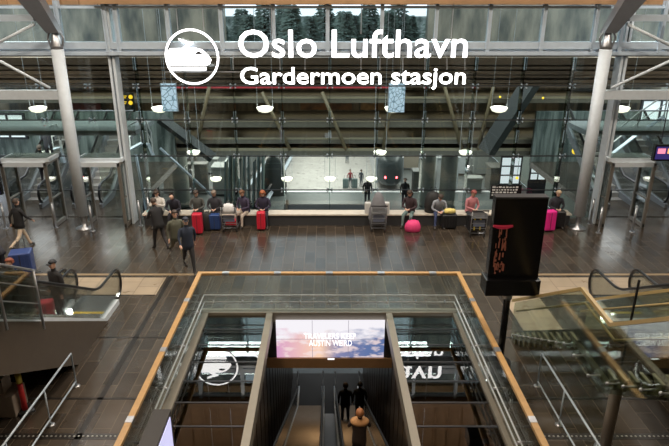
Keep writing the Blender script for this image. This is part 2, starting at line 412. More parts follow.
# guard barriers
def barrier(x, label):
    t = thing('guard_rail', label, 'guard rail', (x, 9, 0))
    y1, h, hl = 1.32, .80, .10
    MB().tube([(0, y1, 0), (0, y1, h), (0, -2.6, h), (0, -2.6, 0)], .02, 8).build('top_rail', pale, t)
    MB().tube([(0, y1, hl+.02), (0, -2.6, hl+.02)], .017, 8).build('lower_rail', pale, t)
    for y in (.1, -1.3): MB().tube([(0, y, 0), (0, y, h)], .015, 8).build('post', pale, t)
    for y in (y1, .1, -1.3, -2.6): MB().lathe((0, y, 0), [(.075, 0), (.075, .012), (.03, .02)], 12).build('foot_plate', steel, t)
barrier(-5.28, 'tubular steel guard rail beside the left escalator underside')
barrier(4.47, 'tubular steel guard rail under the glass stairs')
# ================================================================== GLASS STAIRS
st = thing('glass_staircase', 'glass staircase with oak handrails rising on the right', 'staircase', (5.3, 10, 0), world=True)
SX0, SX1 = 4.46, 6.2
prof_b = [(12.1, 0), (9.07, 1.62), (7.92, 1.62), (4.2, 3.9)]
prof_f = [(12.3, .1), (9.05, 1.95), (7.9, 1.95), (4.2, 4.25)]
tread_m = glass('tread_glass', (.50, .53, .42), 1.0, .1, .03)
for i, (a, b_) in enumerate((((12.25, 0), (9.05, 1.95)), ((7.9, 1.95), (4.3, 4.2)))):
    n_ = 11 if i == 0 else 13
    for k in range(n_):
        y = a[0]+(b_[0]-a[0])*(k+1)/n_; z = a[1]+(b_[1]-a[1])*(k+1)/n_; dy = abs(b_[0]-a[0])/n_
        o = MB().box(SX0+.12, y-.02, z-.04, SX1-.12, y+dy+.02, z).build('tread', tread_m, st)
        for X in (SX0+.06, SX1-.06):
            MB().prism([(y, z-.04), (y+dy, z-.04), (y, z-.24)], X-.025, X+.025).build('tread_bracket', mat('olive_bracket', (.20, .18, .10), .4, .3), o)
bx('landing', tread_m, SX0+.1, 7.9, 1.9, SX1-.1, 9.07, 1.95, parent=st)
for x in (SX0+.1, SX1-.1):
    for a, b_ in (((12.2, -.02), (9.05, 1.75)), ((9.05, 1.75), (7.9, 1.75)), ((7.9, 1.75), (4.2, 4.0))):
        MB().prism([(a[0], a[1]), (b_[0], b_[1]), (b_[0], b_[1]+.1), (a[0], a[1]+.1)], x-.03, x+.03).build('stringer', mat('olive_stringer', (.17, .155, .09), .4, .3), st)
for x in (SX0, SX1):
    for a, b_, c, d in (((12.2, 0), (9.07, 1.68), (9.07, 2.9), (12.2, .98)), ((9.05, 1.64), (7.94, 1.62), (7.94, 2.85), (9.05, 2.9)), ((7.92, 1.62), (6.3, 2.68), (6.3, 3.93), (7.92, 2.85)), ((6.28, 2.68), (4.2, 4.0), (4.2, 5.3), (6.28, 3.93))):
        MB().prism([a, b_, c, d], x-.01, x+.01).build('glass_panel', sgl, st)
    rl = [(12.3, .98), (9.07, 2.92), (7.95, 2.86), (4.2, 5.3)]
    b = MB()
    for (ya, za), (yb, zb) in zip(rl, rl[1:]): b.prism([(ya, za-.03), (yb, zb-.03), (yb, zb+.04), (ya, za+.04)], x-.032, x+.032)
    b.build('handrail', mat('golden_oak', (.40, .29, .12), .4), st)
    sx = .1 if x == SX0 else -.1
    MB().tube([(x+sx, y, z-.28) for y, z in rl], .022, 8).build('inner_rail', mat('golden_oak', (.40, .29, .12), .4), st)
    b = None
    for k in range(9):
        y = 11.9-k*.33; z = .06+(12.1-y)*.535; s2 = -1 if x == SX0 else 1
        MB().tube([(x-s2*.1, y, z+.12), (x+s2*.07, y, z+.12)], .014, 6).sphere((x+s2*.07, y, z+.12), .028, 8, 6).build('stud', steel, st)
    for y, z in [(8.8, 1.75), (8.2, 1.75)]+[(7.6-k*.42, 1.83+(7.92-(7.6-k*.42))*.6) for k in range(7)]:
        MB().tube([(x-s2*.12, y, z), (x+s2*.08, y, z)], .016, 6).sphere((x+s2*.08, y, z), .03, 8, 6).build('stud', steel, st)
MB().tube([(5.05, 8.45, 0), (5.05, 8.45, 1.85)], .1, 16).build('support_post', mat('warm_steel', (.40, .34, .28), .4, .5), st)
MB().tube([(5.05, 8.45, 1.85), (5.05, 8.45, 3.4)], .022, 6).build('hanger_rod', blk, st)
MB().lathe((5.05, 8.45, 0), [(.18, 0), (.18, .03), (.1, .05)], 16).build('base_plate', steel, st)
# ================================================================== BLACK DISPLAY PILLAR
t = thing('display_pillar', 'tall black advertising display on a dark pole behind the glass stairs', 'display', (4.02, 11.1, 0), world=True)
tz = at(515, 199, Y=11.1).z; x0, x1 = at(496, 199, Y=11.1).x, at(549, 199, Y=11.1).x
gb = mat('gloss_black', (.006, .006, .007), .25)
bx('cabinet', gb, x0, 11.1, 2.1, x1, 11.32, tz, parent=t, bev=.01)
bx('base_box', gb, x0-.06, 10.95, 1.80, x1+.02, 11.4, 2.16, parent=t, bev=.02)
bx('top_edge', dark, x0, 11.09, tz, x1, 11.33, tz+.04, parent=t)
MB().tube([(3.92, 11.2, 0), (3.92, 11.2, 1.85)], .075, 14).build('pole', gb, t)
MB().tube([(3.92, 11.2, 1.62), (3.92, 11.2, 1.8)], .1, 14).build('collar', steel, t)
MB().lathe((3.92, 11.2, 0), [(.25, 0), (.25, .03), (.09, .05)], 18).build('foot_plate', dark, t)
# the dim picture: red arch over vertical orange marks
rd = mat('dim_red_glow', (.3, .02, .04), .5, emis=(.8, .03, .09), es=.12)
og = mat('dim_orange_glow', (.10, .035, .02), .5, emis=(.75, .22, .12), es=.09)
b = MB()
a, c = at(493.5, 226, Y=11.08), at(513, 226, Y=11.08)
pts = [(a.x+(c.x-a.x)*k/8, 11.085, a.z-.03*math.sin(PI*k/8)) for k in range(9)]
b.tube(pts, [.025+.02*math.sin(PI*k/8) for k in range(9)], 6).build('red_arch_picture', rd, t)
b = MB(); r = random.Random(4)
for k in range(46):
    x = r.uniform(a.x+.08, c.x-.1); z = r.uniform(2.25, a.z-.14); b.box(x, 11.09, z, x+r.uniform(.01, .03), 11.1, z+r.uniform(.04, .16))
b.build('orange_picture', og, t)
# near display at the bottom left, standing on the frame
t = thing('display_stand', 'dark display box with lavender screen at the bottom left of the opening', 'display', (-2.9, 7.5, 0), world=True)
q = at(171, 409, z=1.0)
dx1 = q.x; dy1 = q.y
bx('housing', mat('dark_brown_metal', (.022, .017, .014), .5, .1), dx1-.3, dy1-1.9, .0, dx1, dy1, 1.0, parent=t, bev=.008)
bx('display', mat('lavender_screen', (.5, .5, .7), .4, emis=(.50, .50, .78), es=1.0), dx1, dy1-1.85, .1, dx1+.012, dy1-.12, .93, parent=t)
# ================================================================== FACADE
GY = 20.75
w1 = thing('window_1', None, None, (0, GY, 0), kind='structure', world=True)
xs_ = [at(px, 122, Y=GY).x for px in (187.3, 234.8)]; dxf = (at(567, 122, Y=GY).x-at(187, 122, Y=GY).x)/8
fins = [xs_[0]+dxf*k for k in range(-5, 12) if xs_[0]+dxf*k < 15.5]
zr = [at(330, py, Y=GY).z for py in (190, 156, 120, 86)]
lv = [0.02]+zr+[5.75]
LX, RX = at(131, 215, Y=GY).x, at(597, 215, Y=GY).x
edges = [-16.5]+[x for x in fins]+[16.5]
for i in range(len(edges)-1):
    x0, x1 = edges[i], edges[i+1]
    side = x1 < LX+.3 or x0 > RX-.3
    MB().box(x0+.01, GY-.01, 2.5 if side else .02, x1-.01, GY+.01, 5.95).build('glass_pane', fgl, w1)
b = MB()
for z in zr[0:4]:
    b.box(-16.5, GY-.015, z-.02, 16.5, GY+.02, z+.02)
b.build('glass_joint', dark, w1)
fin_gl = glass('fin_glass', (.55, .66, .62), 1.5)
for x in fins:
    if LX < x < RX: MB().box(x-.012, GY+.05, .02, x+.012, GY+.42, 5.9).build('glass_fin', fin_gl, w1)
    for z in zr:
        if LX < x < RX or z > 2.5:
            b = MB()
            for sx in (-.09, .09):
                for sz in (-.06, .06): b.tube([(x+sx, GY-.03, z+sz), (x+sx, GY+.03, z+sz)], .026, 8); b.tube([(x, GY+.06, z), (x+sx, GY+.02, z+sz)], .014, 6)
            b.build('spider_fitting', pale, w1)
    for z in (at(330, 118, Y=GY).z-.0, at(330, 64, Y=GY).z, at(330, 137, Y=GY).z):
        if x > LX and x < RX: MB().box(x-.045, GY+.05, z-.22, x-.02, GY+.1, z+.22).box(x+.02, GY+.05, z-.22, x+.045, GY+.1, z+.22).build('splice_plate', pale, w1)
# sill, end mullions
for px0, py0 in ((131, 215), (597, 215)):
    x = at(px0, py0, Y=GY-.5).x
    b = MB().box(x-.11, GY-.55, 0, x-.03, GY-.1, 7.7).box(x+.03, GY-.55, 0, x+.11, GY-.1, 7.7).box(x-.03, GY-.4, 0, x+.03, GY-.15, 7.7)
    b.build('main_mullion', steelp, w1)
# upper band
w2 = thing('window_2', None, None, (0, 20.3, 0), kind='structure', world=True)
BY = 20.25
zt, zb = at(330, 42, Y=BY).z, at(330, 56, Y=BY).z
b = MB().box(-16.5, BY-.1, zt-.22, 16.5, BY+.5, zt).box(-16.5, BY-.02, zt-.30, 16.5, BY+.5, zt-.22).box(-16.5, BY-.14, zb, 16.5, BY+.5, zt-.30)
b.build('transom', pale, w2)
MB().box(-16.5, BY-.14, zb+.0, 16.5, BY-.13, zb+.03).build('transom_lip', dark, w2)
mx_ = sorted([at(px, 25, Y=BY).x for px in (60, 107, 118, 169, 222, 274, 328, 382, 436, 489, 543, 595, 622, 662)]+[-14.5, -12.3])
for x in mx_:
    MB().box(x-.05, BY-.12, zt-.3, x+.05, BY+.1, 7.75).box(x-.075, BY-.16, zt-.4, x-.05, BY-.1, 7.75).build('mullion', pale, w2)
MB().box(-16.5, BY-.1, 7.5, 16.5, BY+.1, 7.58).build('head_rail', pale, w2)
for a, c in zip([-16.5]+mx_, mx_+[16.5]): MB().box(a+.05, BY-.01, zt, c-.05, BY+.01, 7.55).build('glass_pane', fgl, w2)
# ------------------------------------------------------------------ station sign
SGY = 20.0
sg = thing('station_sign', 'white lit sign reading Oslo Lufthavn Gardermoen stasjon with a train emblem', 'sign', (0, SGY, 6), world=True)
sl = mat('sign_white_light', (.9, .9, .9), .5, emis=(1, 1, 1), es=4.6)
back_m = mat('sign_dark_casing', (.10, .10, .11), .5)
def frontlit(o):
    o.data.materials.append(back_m)
    for p_ in o.data.polygons: p_.material_index = 0 if p_.normal.y < -.5 else 1
    return o
def line(txt, pa, pb, off):
    p, q = at(pa[0], pa[1], Y=SGY), at(pb[0], pb[1], Y=SGY)
    me = fit(text_mesh(txt, 1, off, .02), p.x, q.x, p.z, q.z, SGY)
    for m in split_letters(me): frontlit(put(m, 'letter', sl, sg))
line('Oslo Lufthavn', (239, 57.8), (469, 29.5), .008)
line('Gardermoen stasjon', (241, 89.6), (466.5, 67), .010)
c = at(192.3, 57, Y=SGY); R = (at(219.5, 57, Y=SGY).x-at(165, 57, Y=SGY).x)/2
b = MB(); N = 48; prof = [(R-.01, -.04), (R-.01, .04), (R-.075, .04), (R-.075, -.04)]
vv = [[b.bm.verts.new((c.x+r_*math.cos(2*PI*k/N), SGY+y_, c.z+r_*math.sin(2*PI*k/N))) for r_, y_ in prof] for k in range(N)]
for k in range(N):
    for j in range(4): b.bm.faces.new((vv[k][j], vv[k][(j+1)%4], vv[(k+1)%N][(j+1)%4], vv[(k+1)%N][j]))
frontlit(b.build('emblem_ring', sl, sg))
def pix(poly): return [(at(x, y, Y=SGY).x, at(x, y, Y=SGY).z) for x, y in poly]
def E(l): return [(160+x/6.758, 24+y/6.758) for x, y in l]      # read off an enlarged crop of the emblem
body = E([(68,165),(240,160),(285,172),(325,205),(348,240),(342,266),(312,283),(66,283),(50,262),(46,200)])
frontlit(MB().prism(pix(body), SGY-.04, SGY+.04, 'y').build('train_emblem', sl, sg))
MB().prism(pix(E([(240, 192), (266, 184), (296, 203), (242, 205)])), SGY-.05, SGY-.04, 'y').build('train_window', dark, sg)
MB().prism(pix(E([(72, 296), (314, 296), (310, 315), (84, 315)])), SGY-.04, SGY+.04, 'y').build('track_line', sl, sg)
frontlit(sg.children[-1])
MB().prism(pix(E([(125, 97), (225, 132), (178, 160), (152, 160), (190, 132), (150, 119), (128, 108)])), SGY-.04, SGY+.04, 'y').build('pantograph_emblem', sl, sg)
frontlit(sg.children[-1])
rod = mat('thin_wire', (.6, .62, .65), .4, .6)
for px, py in ((178, 31), (204, 32), (272, 34), (361, 34), (451, 40)):
    p = at(px, py, Y=SGY+.05); MB().tube([(p.x, SGY+.06, p.z), (p.x, SGY+.06, 12.9)], .012, 6).build('hanging_wire', rod, sg)
for a_, c_, y_ in ((219, 242, 72), (165, 222, 72)):
    p, q = at(a_, y_, Y=SGY+.05), at(c_, y_, Y=SGY+.05); MB().tube([(p.x, SGY+.06, p.z), (q.x, SGY+.06, q.z)], .012, 6).build('sign_rod', rod, sg)
for px in (233, 255, 280, 305, 361, 380, 403, 425, 447, 465):
    p, q = at(px, 54, Y=SGY+.05), at(px, 70, Y=SGY+.05); MB().tube([(p.x, SGY+.06, p.z), (q.x, SGY+.06, q.z)], .012, 6).build('sign_rod', rod, sg)
# ------------------------------------------------------------------ columns, ties and side beams
for s, px in ((-1, 82), (1, 580)):
    x = at(px, 210, Y=19.75).x
    t = thing('steel_column', 'round grey steel column at the '+('left between the two glass portals' if s < 0 else 'right beside the seated person with the pink suitcase'), 'column', (x, 19.75, 0))
    zc = 6.25
    MB().tube([(0, 0, .5), (0, 0, zc)], .2, 24).build('shaft', steelp, t)
    MB().lathe((0, 0, 0), [(.3, 0), (.3, .03), (.09, .05), (.09, .45), (.2, .5)], 18).build('base', steel, t)
    MB().tube([(0, 0, zc), (0, 0, zc+.12), (-s*.02, 0, zc+.75)], [.2, .17, .06], 16).build('cone', steel, t)
    for dx in (-.16, .16): MB().tube([(dx, 0, zc), (dx*1.6, 0, zc+.35), (dx*.4, 0, zc+.75)], .035, 6).build('clevis', steel, t)
    g = MB()
    A = [(s*.0-.2, -.15), (s*.0+.2, -.15), (.2, .2), (-.2, .2)]
    lo = [g.bm.verts.new((x_+0, y_, zc+.5)) for x_, y_ in A]; hi = [g.bm.verts.new((x_*3.0+s*1.2, y_*2-1.2, zc+3.5)) for x_, y_ in A]
    g.bm.faces.new(lo[::-1]); g.bm.faces.new(hi)
    for i in range(4): g.bm.faces.new((lo[i], lo[(i+1)%4], hi[(i+1)%4], hi[i]))
    g.build('roof_girder', mat('grey_girder', (.17, .18, .20), .45, .2), t)
    # beam out to the side
    X2 = s*17.9; zt_ = at(20 if s < 0 else 640, 95, Y=19.75).z
    o = MB().box(min(x+s*.15, X2), 19.65, zt_-.14, max(x+s*.15, X2), 19.9, zt_+.16).build('side_beam_tie', steelp)
    o.name = 'cross_beam'; tag(o, 'grey steel beam running from the '+('left' if s < 0 else 'right')+' column out to the side wall', 'beam', 'side cross beams')
    q = at(30, 18, Y=19.6) if s < 0 else at(640, 18, Y=19.6)
    o = MB().box(min(x+s*.5, X2), 19.5, q.z-.1, max(x+s*.5, X2), 19.75, q.z+.1).build('upper_cross_beam', pale)
    tag(o, 'pale upper steel beam beside the roof girder on the '+('left' if s < 0 else 'right'), 'beam', 'upper cross beams')
    for (a, c_), lb in (((((50, 88), (-30, 45)) if s < 0 else ((611, 88), (690, 52))), 'lower'), ((((35, 24), (-20, 52)) if s < 0 else ((627, 24), (690, 55))), 'upper')):
        p, q = at(*a, Y=19.6), at(*c_, Y=19.6)
        o = MB().tube([p, q], .05, 8).build('tie_rod', steelp); tag(o, lb+' diagonal steel tie rod on the '+('left' if s < 0 else 'right')+' side', 'tie rod', 'diagonal tie rods')
# slender slanted strut left and wires right behind glass
for (a, c_, r_, lb) in (((136, 155), (147, 214), .05, 'thin silver strut leaning inside the glass at the left'), ((160, 148), (222, 205), .05, 'thin silver strut slanting down behind the bench sitters')):
    p, q = at(*a, Y=21.3), at(*c_, Y=21.3); tag(MB().tube([p, q], r_, 8).build('slanted_strut', pale), lb, 'strut')
# ------------------------------------------------------------------ glass portals
dn_ = 0
def portal(x0, x1, idx):
    t = thing('door_%d' % idx, None, None, (0, 0, 0), kind='structure', world=True)
    y0, y1, h = 19.75, GY, 2.42
    MB().box(x0-.1, y0+.2, h, x1+.1, y1, h+.12).box(x0, y0+.0, h-.14, x1, y0+.25, h+.02).build('lintel', frame_m if 0 else steelp, t)
    bx('canopy_glass', bgl, x0, y0+.25, h+.13, x1, y1-.05, h+.15, parent=t)
    for x in (x0, x1):
        b = MB().box(x-.05, y0, 0, x+.05, y0+.09, h).box(x-.05, y1-.1, 0, x+.05, y1, h).box(x-.04, y0, .02, x+.04, y1, .16).box(x-.04, y0, h-.1, x+.04, y1, h)
        b.box(x-.02, y0+.09, 1.05, x+.02, y1-.1, 1.1)
        b.build('side_frame', mat('portal_bronze', (.27, .25, .22), .4, .5), t)
        bx('side_glass', bgl, x-.008, y0+.09, .16, x+.008, y1-.1, h-.1, parent=t)
xp = [at(*p, Y=19.9).x for p in ((15, 224), (57, 226), (88, 226), (127, 224), (601, 224), (641, 224))]
portal(xp[0], xp[1], 1); portal(xp[2], xp[3], 2); portal(xp[4], xp[5], 3); portal(at(686, 222, Y=19.9).x, 15.8, 4); portal(-16.3, at(-25, 222, Y=19.9).x, 5)
for px, py in ((6, 229), (56, 228), (93, 231), (141, 226), (150, 222), (590, 224), (598, 233), (632, 232)):
    p = at(px, py, z=0)
    o = MB().tube([(p.x, p.y, 0), (p.x, p.y, .95)], .04, 10).sphere((p.x, p.y, .95), .045, 8, 6).lathe((p.x, p.y, 0), [(.09, 0), (.09, .02)], 10).build('guide_post', steel)
    near = {6: 'at the far left portal', 56: 'between the two left portals', 93: 'at the foot of the left column', 141: 'right of the left portals', 150: 'left of the long bench', 590: 'right of the right column', 598: 'in front of the right portal, its left one', 632: 'in front of the right portal, its right one'}[px]
    tag(o, 'short steel guide post '+near, 'post', 'guide posts')
# overhead monitor at the right edge, and one at left edge
def monitor(a, c_, Y, label, col):
    p, q = at(*a, Y=Y), at(*c_, Y=Y)
    t = thing('monitor', label, 'monitor', (0, 0, 0), world=True)
    bx('housing', gb, p.x, Y, q.z, q.x, Y+.15, p.z, parent=t)
    bx('display', mat('navy_screen', (.02, .02, .08), .3, emis=(.03, .02, .12), es=1), p.x+.05, Y-.01, q.z+.06, q.x-.05, Y, p.z-.06, parent=t)
    for i in range(3 if col else 0):
        bx('screen_block', mat('screen_'+str(i), (.5, .2, .2), .4, emis=((.9, .25, .4), (.9, .45, .12), (.25, .3, .8))[i], es=1.1), p.x+.1+i*.33, Y-.015, (p.z+q.z)/2-.02, p.x+.36+i*.33, Y-.01, p.z-.12, parent=t)
    for x in (p.x+.2, q.x-.2): MB().tube([(x, Y+.08, p.z), (x, Y+.08, zt_)], .02, 6).build('hanger', dark, t)
monitor((656, 145), (692, 161), 19.3, 'black flight monitor with pink and orange blocks above the right portal', 1)
monitor((-22, 148), (2, 195), 19.3, 'black hanging screen cut by the left edge of the photo', 0)
# white lettered board on the glass behind the black display
p, q = at(491, 185, Y=GY-.1), at(520, 199, Y=GY-.1)
t = thing('info_board', 'small dark board with rows of white text, just behind the black display top', 'board', (0, 0, 0), world=True)
bx('board', gb, p.x, GY-.14, q.z, q.x, GY-.08, p.z, parent=t)
r = random.Random(2)
for j in range(4):
    b = MB(); x = p.x+.05
    while x < q.x-.15:
        w = r.uniform(.03, .12); z = p.z-.07-j*.1; b.box(x, GY-.145, z-.03, min(x+w, q.x-.05), GY-.14, z+.01+r.random()*.02); x += w+.04
    b.build('text_row', mat('grey_print', (.6, .6, .6), .5), t)
# ------------------------------------------------------------------ bench
bt = thing('bench', 'long low bench with pale top running along the glass wall', 'bench', (0, 20.2, 0), world=True)
BX0, BX1 = at(142, 212, Y=20).x, at(572, 212, Y=20).x
bx('seat', mat('cream_bench_top', (.72, .66, .56), .4), BX0, 19.95, .40, BX1, 20.45, .46, parent=bt, bev=.01)
bx('front_panel', mat('dark_grey_panel', (.05, .052, .056), .45), BX0+.05, 20.0, 0, BX1-.05, 20.4, .40, parent=bt)
# ================================================================== BEYOND THE GLASS
GB = 30.0
def gz(py, Y=GB): return at(330, py, Y=Y).z
def noise_panel(name, c1, c2, sx, sz, rough=.35, contrast=(.35, .65)):
    m = bpy.data.materials.new(name); m.use_nodes = True; n = m.node_tree.nodes; l = m.node_tree.links; b = n['Principled BSDF']
    tc = n.new('ShaderNodeTexCoord'); mp = n.new('ShaderNodeMapping'); mp.inputs['Scale'].default_value = (sx, 1, sz)
    nz = n.new('ShaderNodeTexNoise'); nz.inputs['Scale'].default_value = 1; nz.inputs['Detail'].default_value = 7
    rp = n.new('ShaderNodeValToRGB'); rp.color_ramp.elements[0].position, rp.color_ramp.elements[1].position = contrast
    rp.color_ramp.elements[0].color = c1+(1,); rp.color_ramp.elements[1].color = c2+(1,)
    l.new(tc.outputs['Object'], mp.inputs[0]); l.new(mp.outputs[0], nz.inputs[0]); l.new(nz.outputs[0], rp.inputs[0]); l.new(rp.outputs[0], b.inputs['Base Color'])
    b.inputs['Roughness'].default_value = rough; MT[name] = m; return m
olive = noise_panel('dark_olive_wall', (.06, .058, .04), (.27, .20, .12), 3.5, .35)
brown = mat('brown_louvre', (.15, .105, .07), .5, 0, .3)
tan = mat('tan_edge', (.22, .19, .12), .5)
olv2 = mat('olive_deck', (.10, .09, .065), .5, 0, .3)
struct(MB().box(-19, 33.5, .1, 19, 33.8, 3.75).build('wall_concourse', olive))
b = MB()
for py, h in ((57.5, .22), (62, .14), (66.5, .14), (71, .18), (75.5, .12), (80, .16), (84, .12)):
    z = gz(py, 24.2); b.box(-19, 24.2, z-h*.8, 19, 24.6, z)
b.box(-19, 24.6, gz(86, 24.2), 19, 24.7, gz(57, 24.2))
struct(b.build('trim_6', brown))
struct(MB().box(-19, GB, 3.75, 19, 33.8, 3.9).build('ceiling_concourse', MT['brown_louvre']))
b = MB()
for py, h in ((96.5, .10), (119.5, .10), (137.5, .10), (148, .16)):
    z = gz(py); b.box(-19, GB-.02, z-h, 19, GB+.0, z)
struct(b.build('trim_7', tan))
b = MB()
for py, h in ((99, .2), (122, .28), (139.5, .22), (150, .28)):
    z = gz(py); b.box(-19, GB, z-h, 19, 33.5, z)
struct(b.build('floor_concourse', olv2))
b = MB(); z = gz(87); b.box(at(170, 87, Y=GB).x, GB-.05, z-.06, at(392, 87, Y=GB).x, GB, z+.04); struct(b.build('trim_8', mat('dark_red_trim', (.42, .04, .05), .5)))
# warm shopfront glimpses
for px0, px1, col in ((300, 352, (.30, .13, .05)), (361, 384, (.55, .30, .12)), (150, 200, (.22, .11, .05)), (420, 452, (.16, .14, .07)), (60, 100, (.2, .06, .05))):
    p, q = at(px0, 90, Y=33.3), at(px1, 110, Y=33.3)
    o = MB().box(p.x, 33.40, q.z, q.x, 33.495, p.z).build('shop_panel', noise_panel('warm_panel_%d' % px0, tuple(c*.35 for c in col), col, 2, 2)); tag(o, {300: 'warm orange brown wall patch behind the middle of the glass', 361: 'bright orange flowery patch below the sign letters', 150: 'brown wall patch behind the left map panel', 420: 'olive wall patch right of the right map panel', 60: 'dark red wall patch at the upper left behind the glass'}[px0], 'wall panel')
# slanted timber V struts
vst = mat('ochre_strut', (.15, .115, .06), .5)
for i, (a, c_, lb) in enumerate((((214, 64), (196, 150), 'left of the sign lettering'), ((322, 92), (346, 150), 'below the middle of the sign'), ((383, 150), (398, 66), 'beside the right map panel'), ((440, 70), (462, 150), 'below the last letters of the sign'), ((500, 60), (478, 150), 'near the top right lamp'), ((262, 92), (290, 150), 'behind the small left middle lamp'))):
    p, q = at(*a, Y=29.9), at(*c_, Y=29.9); tag(MB().tube([p, q], .09, 10).build('timber_strut', vst), 'slanted ochre timber strut behind the glass '+lb, 'strut', 'slanted timber struts')
p, q = at(533, 80, Y=29.4), at(486, 152, Y=29.4); tag(MB().tube([p, q], .5, 4).build('stair_flank', mat('near_black_green', (.012, .016, .014), .5)), 'broad dark slanting beam behind the glass at the upper right', 'beam')
p, q = at(160, 118, Y=29.4), at(213, 158, Y=29.4); tag(MB().tube([p, q], .3, 4).build('sloping_beam', MT['near_black_green']), 'dark sloping beam behind the glass under the left map panel', 'beam')
# station level far below
struct(MB().box(-7.5, 44, -9.2, 7.2, 78, -9).build('floor_platform', platform_m))
struct(MB().box(-20, 21, -9.4, 20, 90, -9.22).build('floor_station', mat('dark_track_bed', (.075, .085, .085), .6, 0, .3, 1)))
pe = mat('white_platform_edge', (.75, .78, .8), .5)
q0, q1 = at(262, 191.5, z=-9), at(489, 190, z=-9)
struct(MB().box(q0.x, q0.y-.5, -9, q1.x, q0.y+.1, -8.9).build('trim_9', pe))
struct(MB().box(q0.x, 44, -9, q1.x, q0.y-.5, -8.97).build('trim_10', mat('grey_green_paving', (.10, .12, .12), .4)))
struct(MB().box(-20, 88, -9.2, 20, 88.3, 6).build('wall_station_end', mat('green_grey_wall', (.16, .19, .18), .6)))
for s in (-1, 1): struct(MB().box(s*20, 21, -9.2, s*20+.3*s, 90, -.3).build('wall_station_'+('left' if s < 0 else 'right'), mat('green_grey_wall', (.16, .19, .18), .6)))
struct(MB().box(-20, 34, -.1, 20, 90, .1).build('ceiling_station', olv2))
# left side: dark travelator with light rims, green fins
tr = thing('travelator', 'dark moving ramp with light rims going down to the platform, left of centre', 'escalator', (0, 0, 0), world=True)
A = [at(292, 158, z=-8.9), at(272, 158, z=-8.9), at(236, 206, z=-8.9), at(266, 206, z=-8.9)]
MB().prism([(p.x, p.y) for p in A], -9, -8.6, 'z').build('tread_band', mat('wet_dark_steel', (.05, .055, .055), .35, .4), tr)
for i, j in ((0, 3), (1, 2)):
    p, q = A[i].copy(), A[j].copy(); p.z = q.z = -7.8
    MB().tube([p, q], .12, 8).build('handrail', blk, tr); p.z = q.z = -8.55; MB().tube([p, q], .2, 4).build('rim', pale, tr)
p = at(275, 195, z=-9); 
MB().sphere((p.x, p.y, -8), 1., 16, 10, (1.15, .6, 3.0)).build('newel_shell', mat('dark_teal_shell', (.03, .04, .04), .4), tr)
ft = mat('green_glass_slab', (.13, .20, .19), .3, .1)
for k in range(9):
    x = 226+k*4.6; p = at(x, 206, z=-9); h = 4.2+(k%3)*.8
    tag(MB().prism([(-.07, 0), (.07, 0), (.35, h), (.2, h)], -.6, .6, 'y').build('glass_fin_screen', ft), 'upright green grey glass screen left of the descending ramp', 'screen wall', 'green glass screens').location = (p.x, p.y, -9)
r = random.Random(11)
cl_m = [mat('station_clutter_%d' % k, c, .5) for k, c in enumerate(((.22, .24, .23), (.10, .10, .09), (.30, .27, .22), (.06, .07, .07), (.42, .46, .48)))]
kio = ['low pale station kiosk', 'dark station kiosk', 'tan station kiosk', 'black station kiosk', 'light blue grey station kiosk']
for k in range(16):
    p = Vector(((-1 if k < 8 else 1)*(9.2+(k % 4)*2.4+(.6 if k < 8 else 0)), 53.5+((k % 8)//4)*8+r.uniform(-1, 1), -9))
    w, d, h = r.uniform(1.2, 2.1), r.uniform(.6, 2), r.uniform(1.2, 4)
    m = k % 5
    b = MB().box(-w/2, -d/2, 0, w/2, d/2, h).box(-w/2-.1, -d/2-.1, h, w/2+.1, d/2+.1, h+.15)
    for j in range(4): b.box(-w/2+w*j/4+.04, -d/2-.03, .3, -w/2+w*(j+1)/4-.04, -d/2, h-.25)
    o = b.build('station_kiosk', cl_m[m]); o.location = (p.x, p.y, -9)
    tag(o, kio[m]+' far below behind the '+('left' if k < 8 else 'right')+' part of the glass', 'kiosk', kio[m]+'s '+('left' if k < 8 else 'right'))
for k, (px, py0, py1, lb) in enumerate(((425, 158, 205, 'right of the train'), (446, 158, 208, 'behind the seated person with the backpack'), (240, 158, 200, 'left of the ramp'), (183, 158, 205, 'behind the sitters on the left'))):
    p = at(px, py1, z=-9); tag(MB().lathe((p.x, p.y, -9), [(.8, 0), (.7, .3), (.7, 8.8)], 16).build('concrete_pillar', mat('pillar_grey_green', (.2, .22, .19), .6)), 'thick grey green concrete pillar on the platform '+lb, 'pillar')
for k, (px, py) in enumerate(((210, 160), (330, 168), (420, 200), (520, 165), (555, 190))):
    pass
# train
p = at(390, 191, z=-9)
tn = thing('train', 'rounded dark train nose with two red tail lights standing at the platform', 'train', (p.x, p.y+1.5, -9))
prof = [(0.1, 1.7), (.5, 1.62), (1.2, 1.5), (1.6, 1.3), (2.3, 1.28)]
b = MB(); secs = []
for y, s in ((-1.9, .35), (-1.5, .75), (-.8, .93), (.5, 1.0), (6, 1.0), (24, 1.0)):
    ring = []
    for k in range(20):
        a = 2*PI*k/20; cx_, cz_ = math.cos(a), math.sin(a)
        sx = abs(cx_)**.55*(1 if cx_ > 0 else -1); sz = abs(cz_)**.6*(1 if cz_ > 0 else -1)
        ring.append(b.bm.verts.new((1.3*sx*s, y, .35+1.75*(1+(sz*s)) if sz > 0 else .35+1.75*(1+sz*(.6+.4*s)))))
    secs.append(ring)
for i in range(len(secs)-1):
    for k in range(20):
        f = b.bm.faces.new((secs[i][k], secs[i][(k+1)%20], secs[i+1][(k+1)%20], secs[i+1][k])); f.smooth = True
b.bm.faces.new(secs[0][::-1]); b.bm.faces.new(secs[-1])
b.build('body', mat('dark_train_paint', (.06, .075, .08), .35, .2), tn)
MB().sphere((0, -1.35, 2.6), 1, 14, 10, (.95, .5, .65)).build('windscreen', mat('train_windscreen', (.02, .025, .03), .08), tn)
rl = mat('red_tail_light', (.8, .05, .05), .4, emis=(1, .08, .1), es=14)
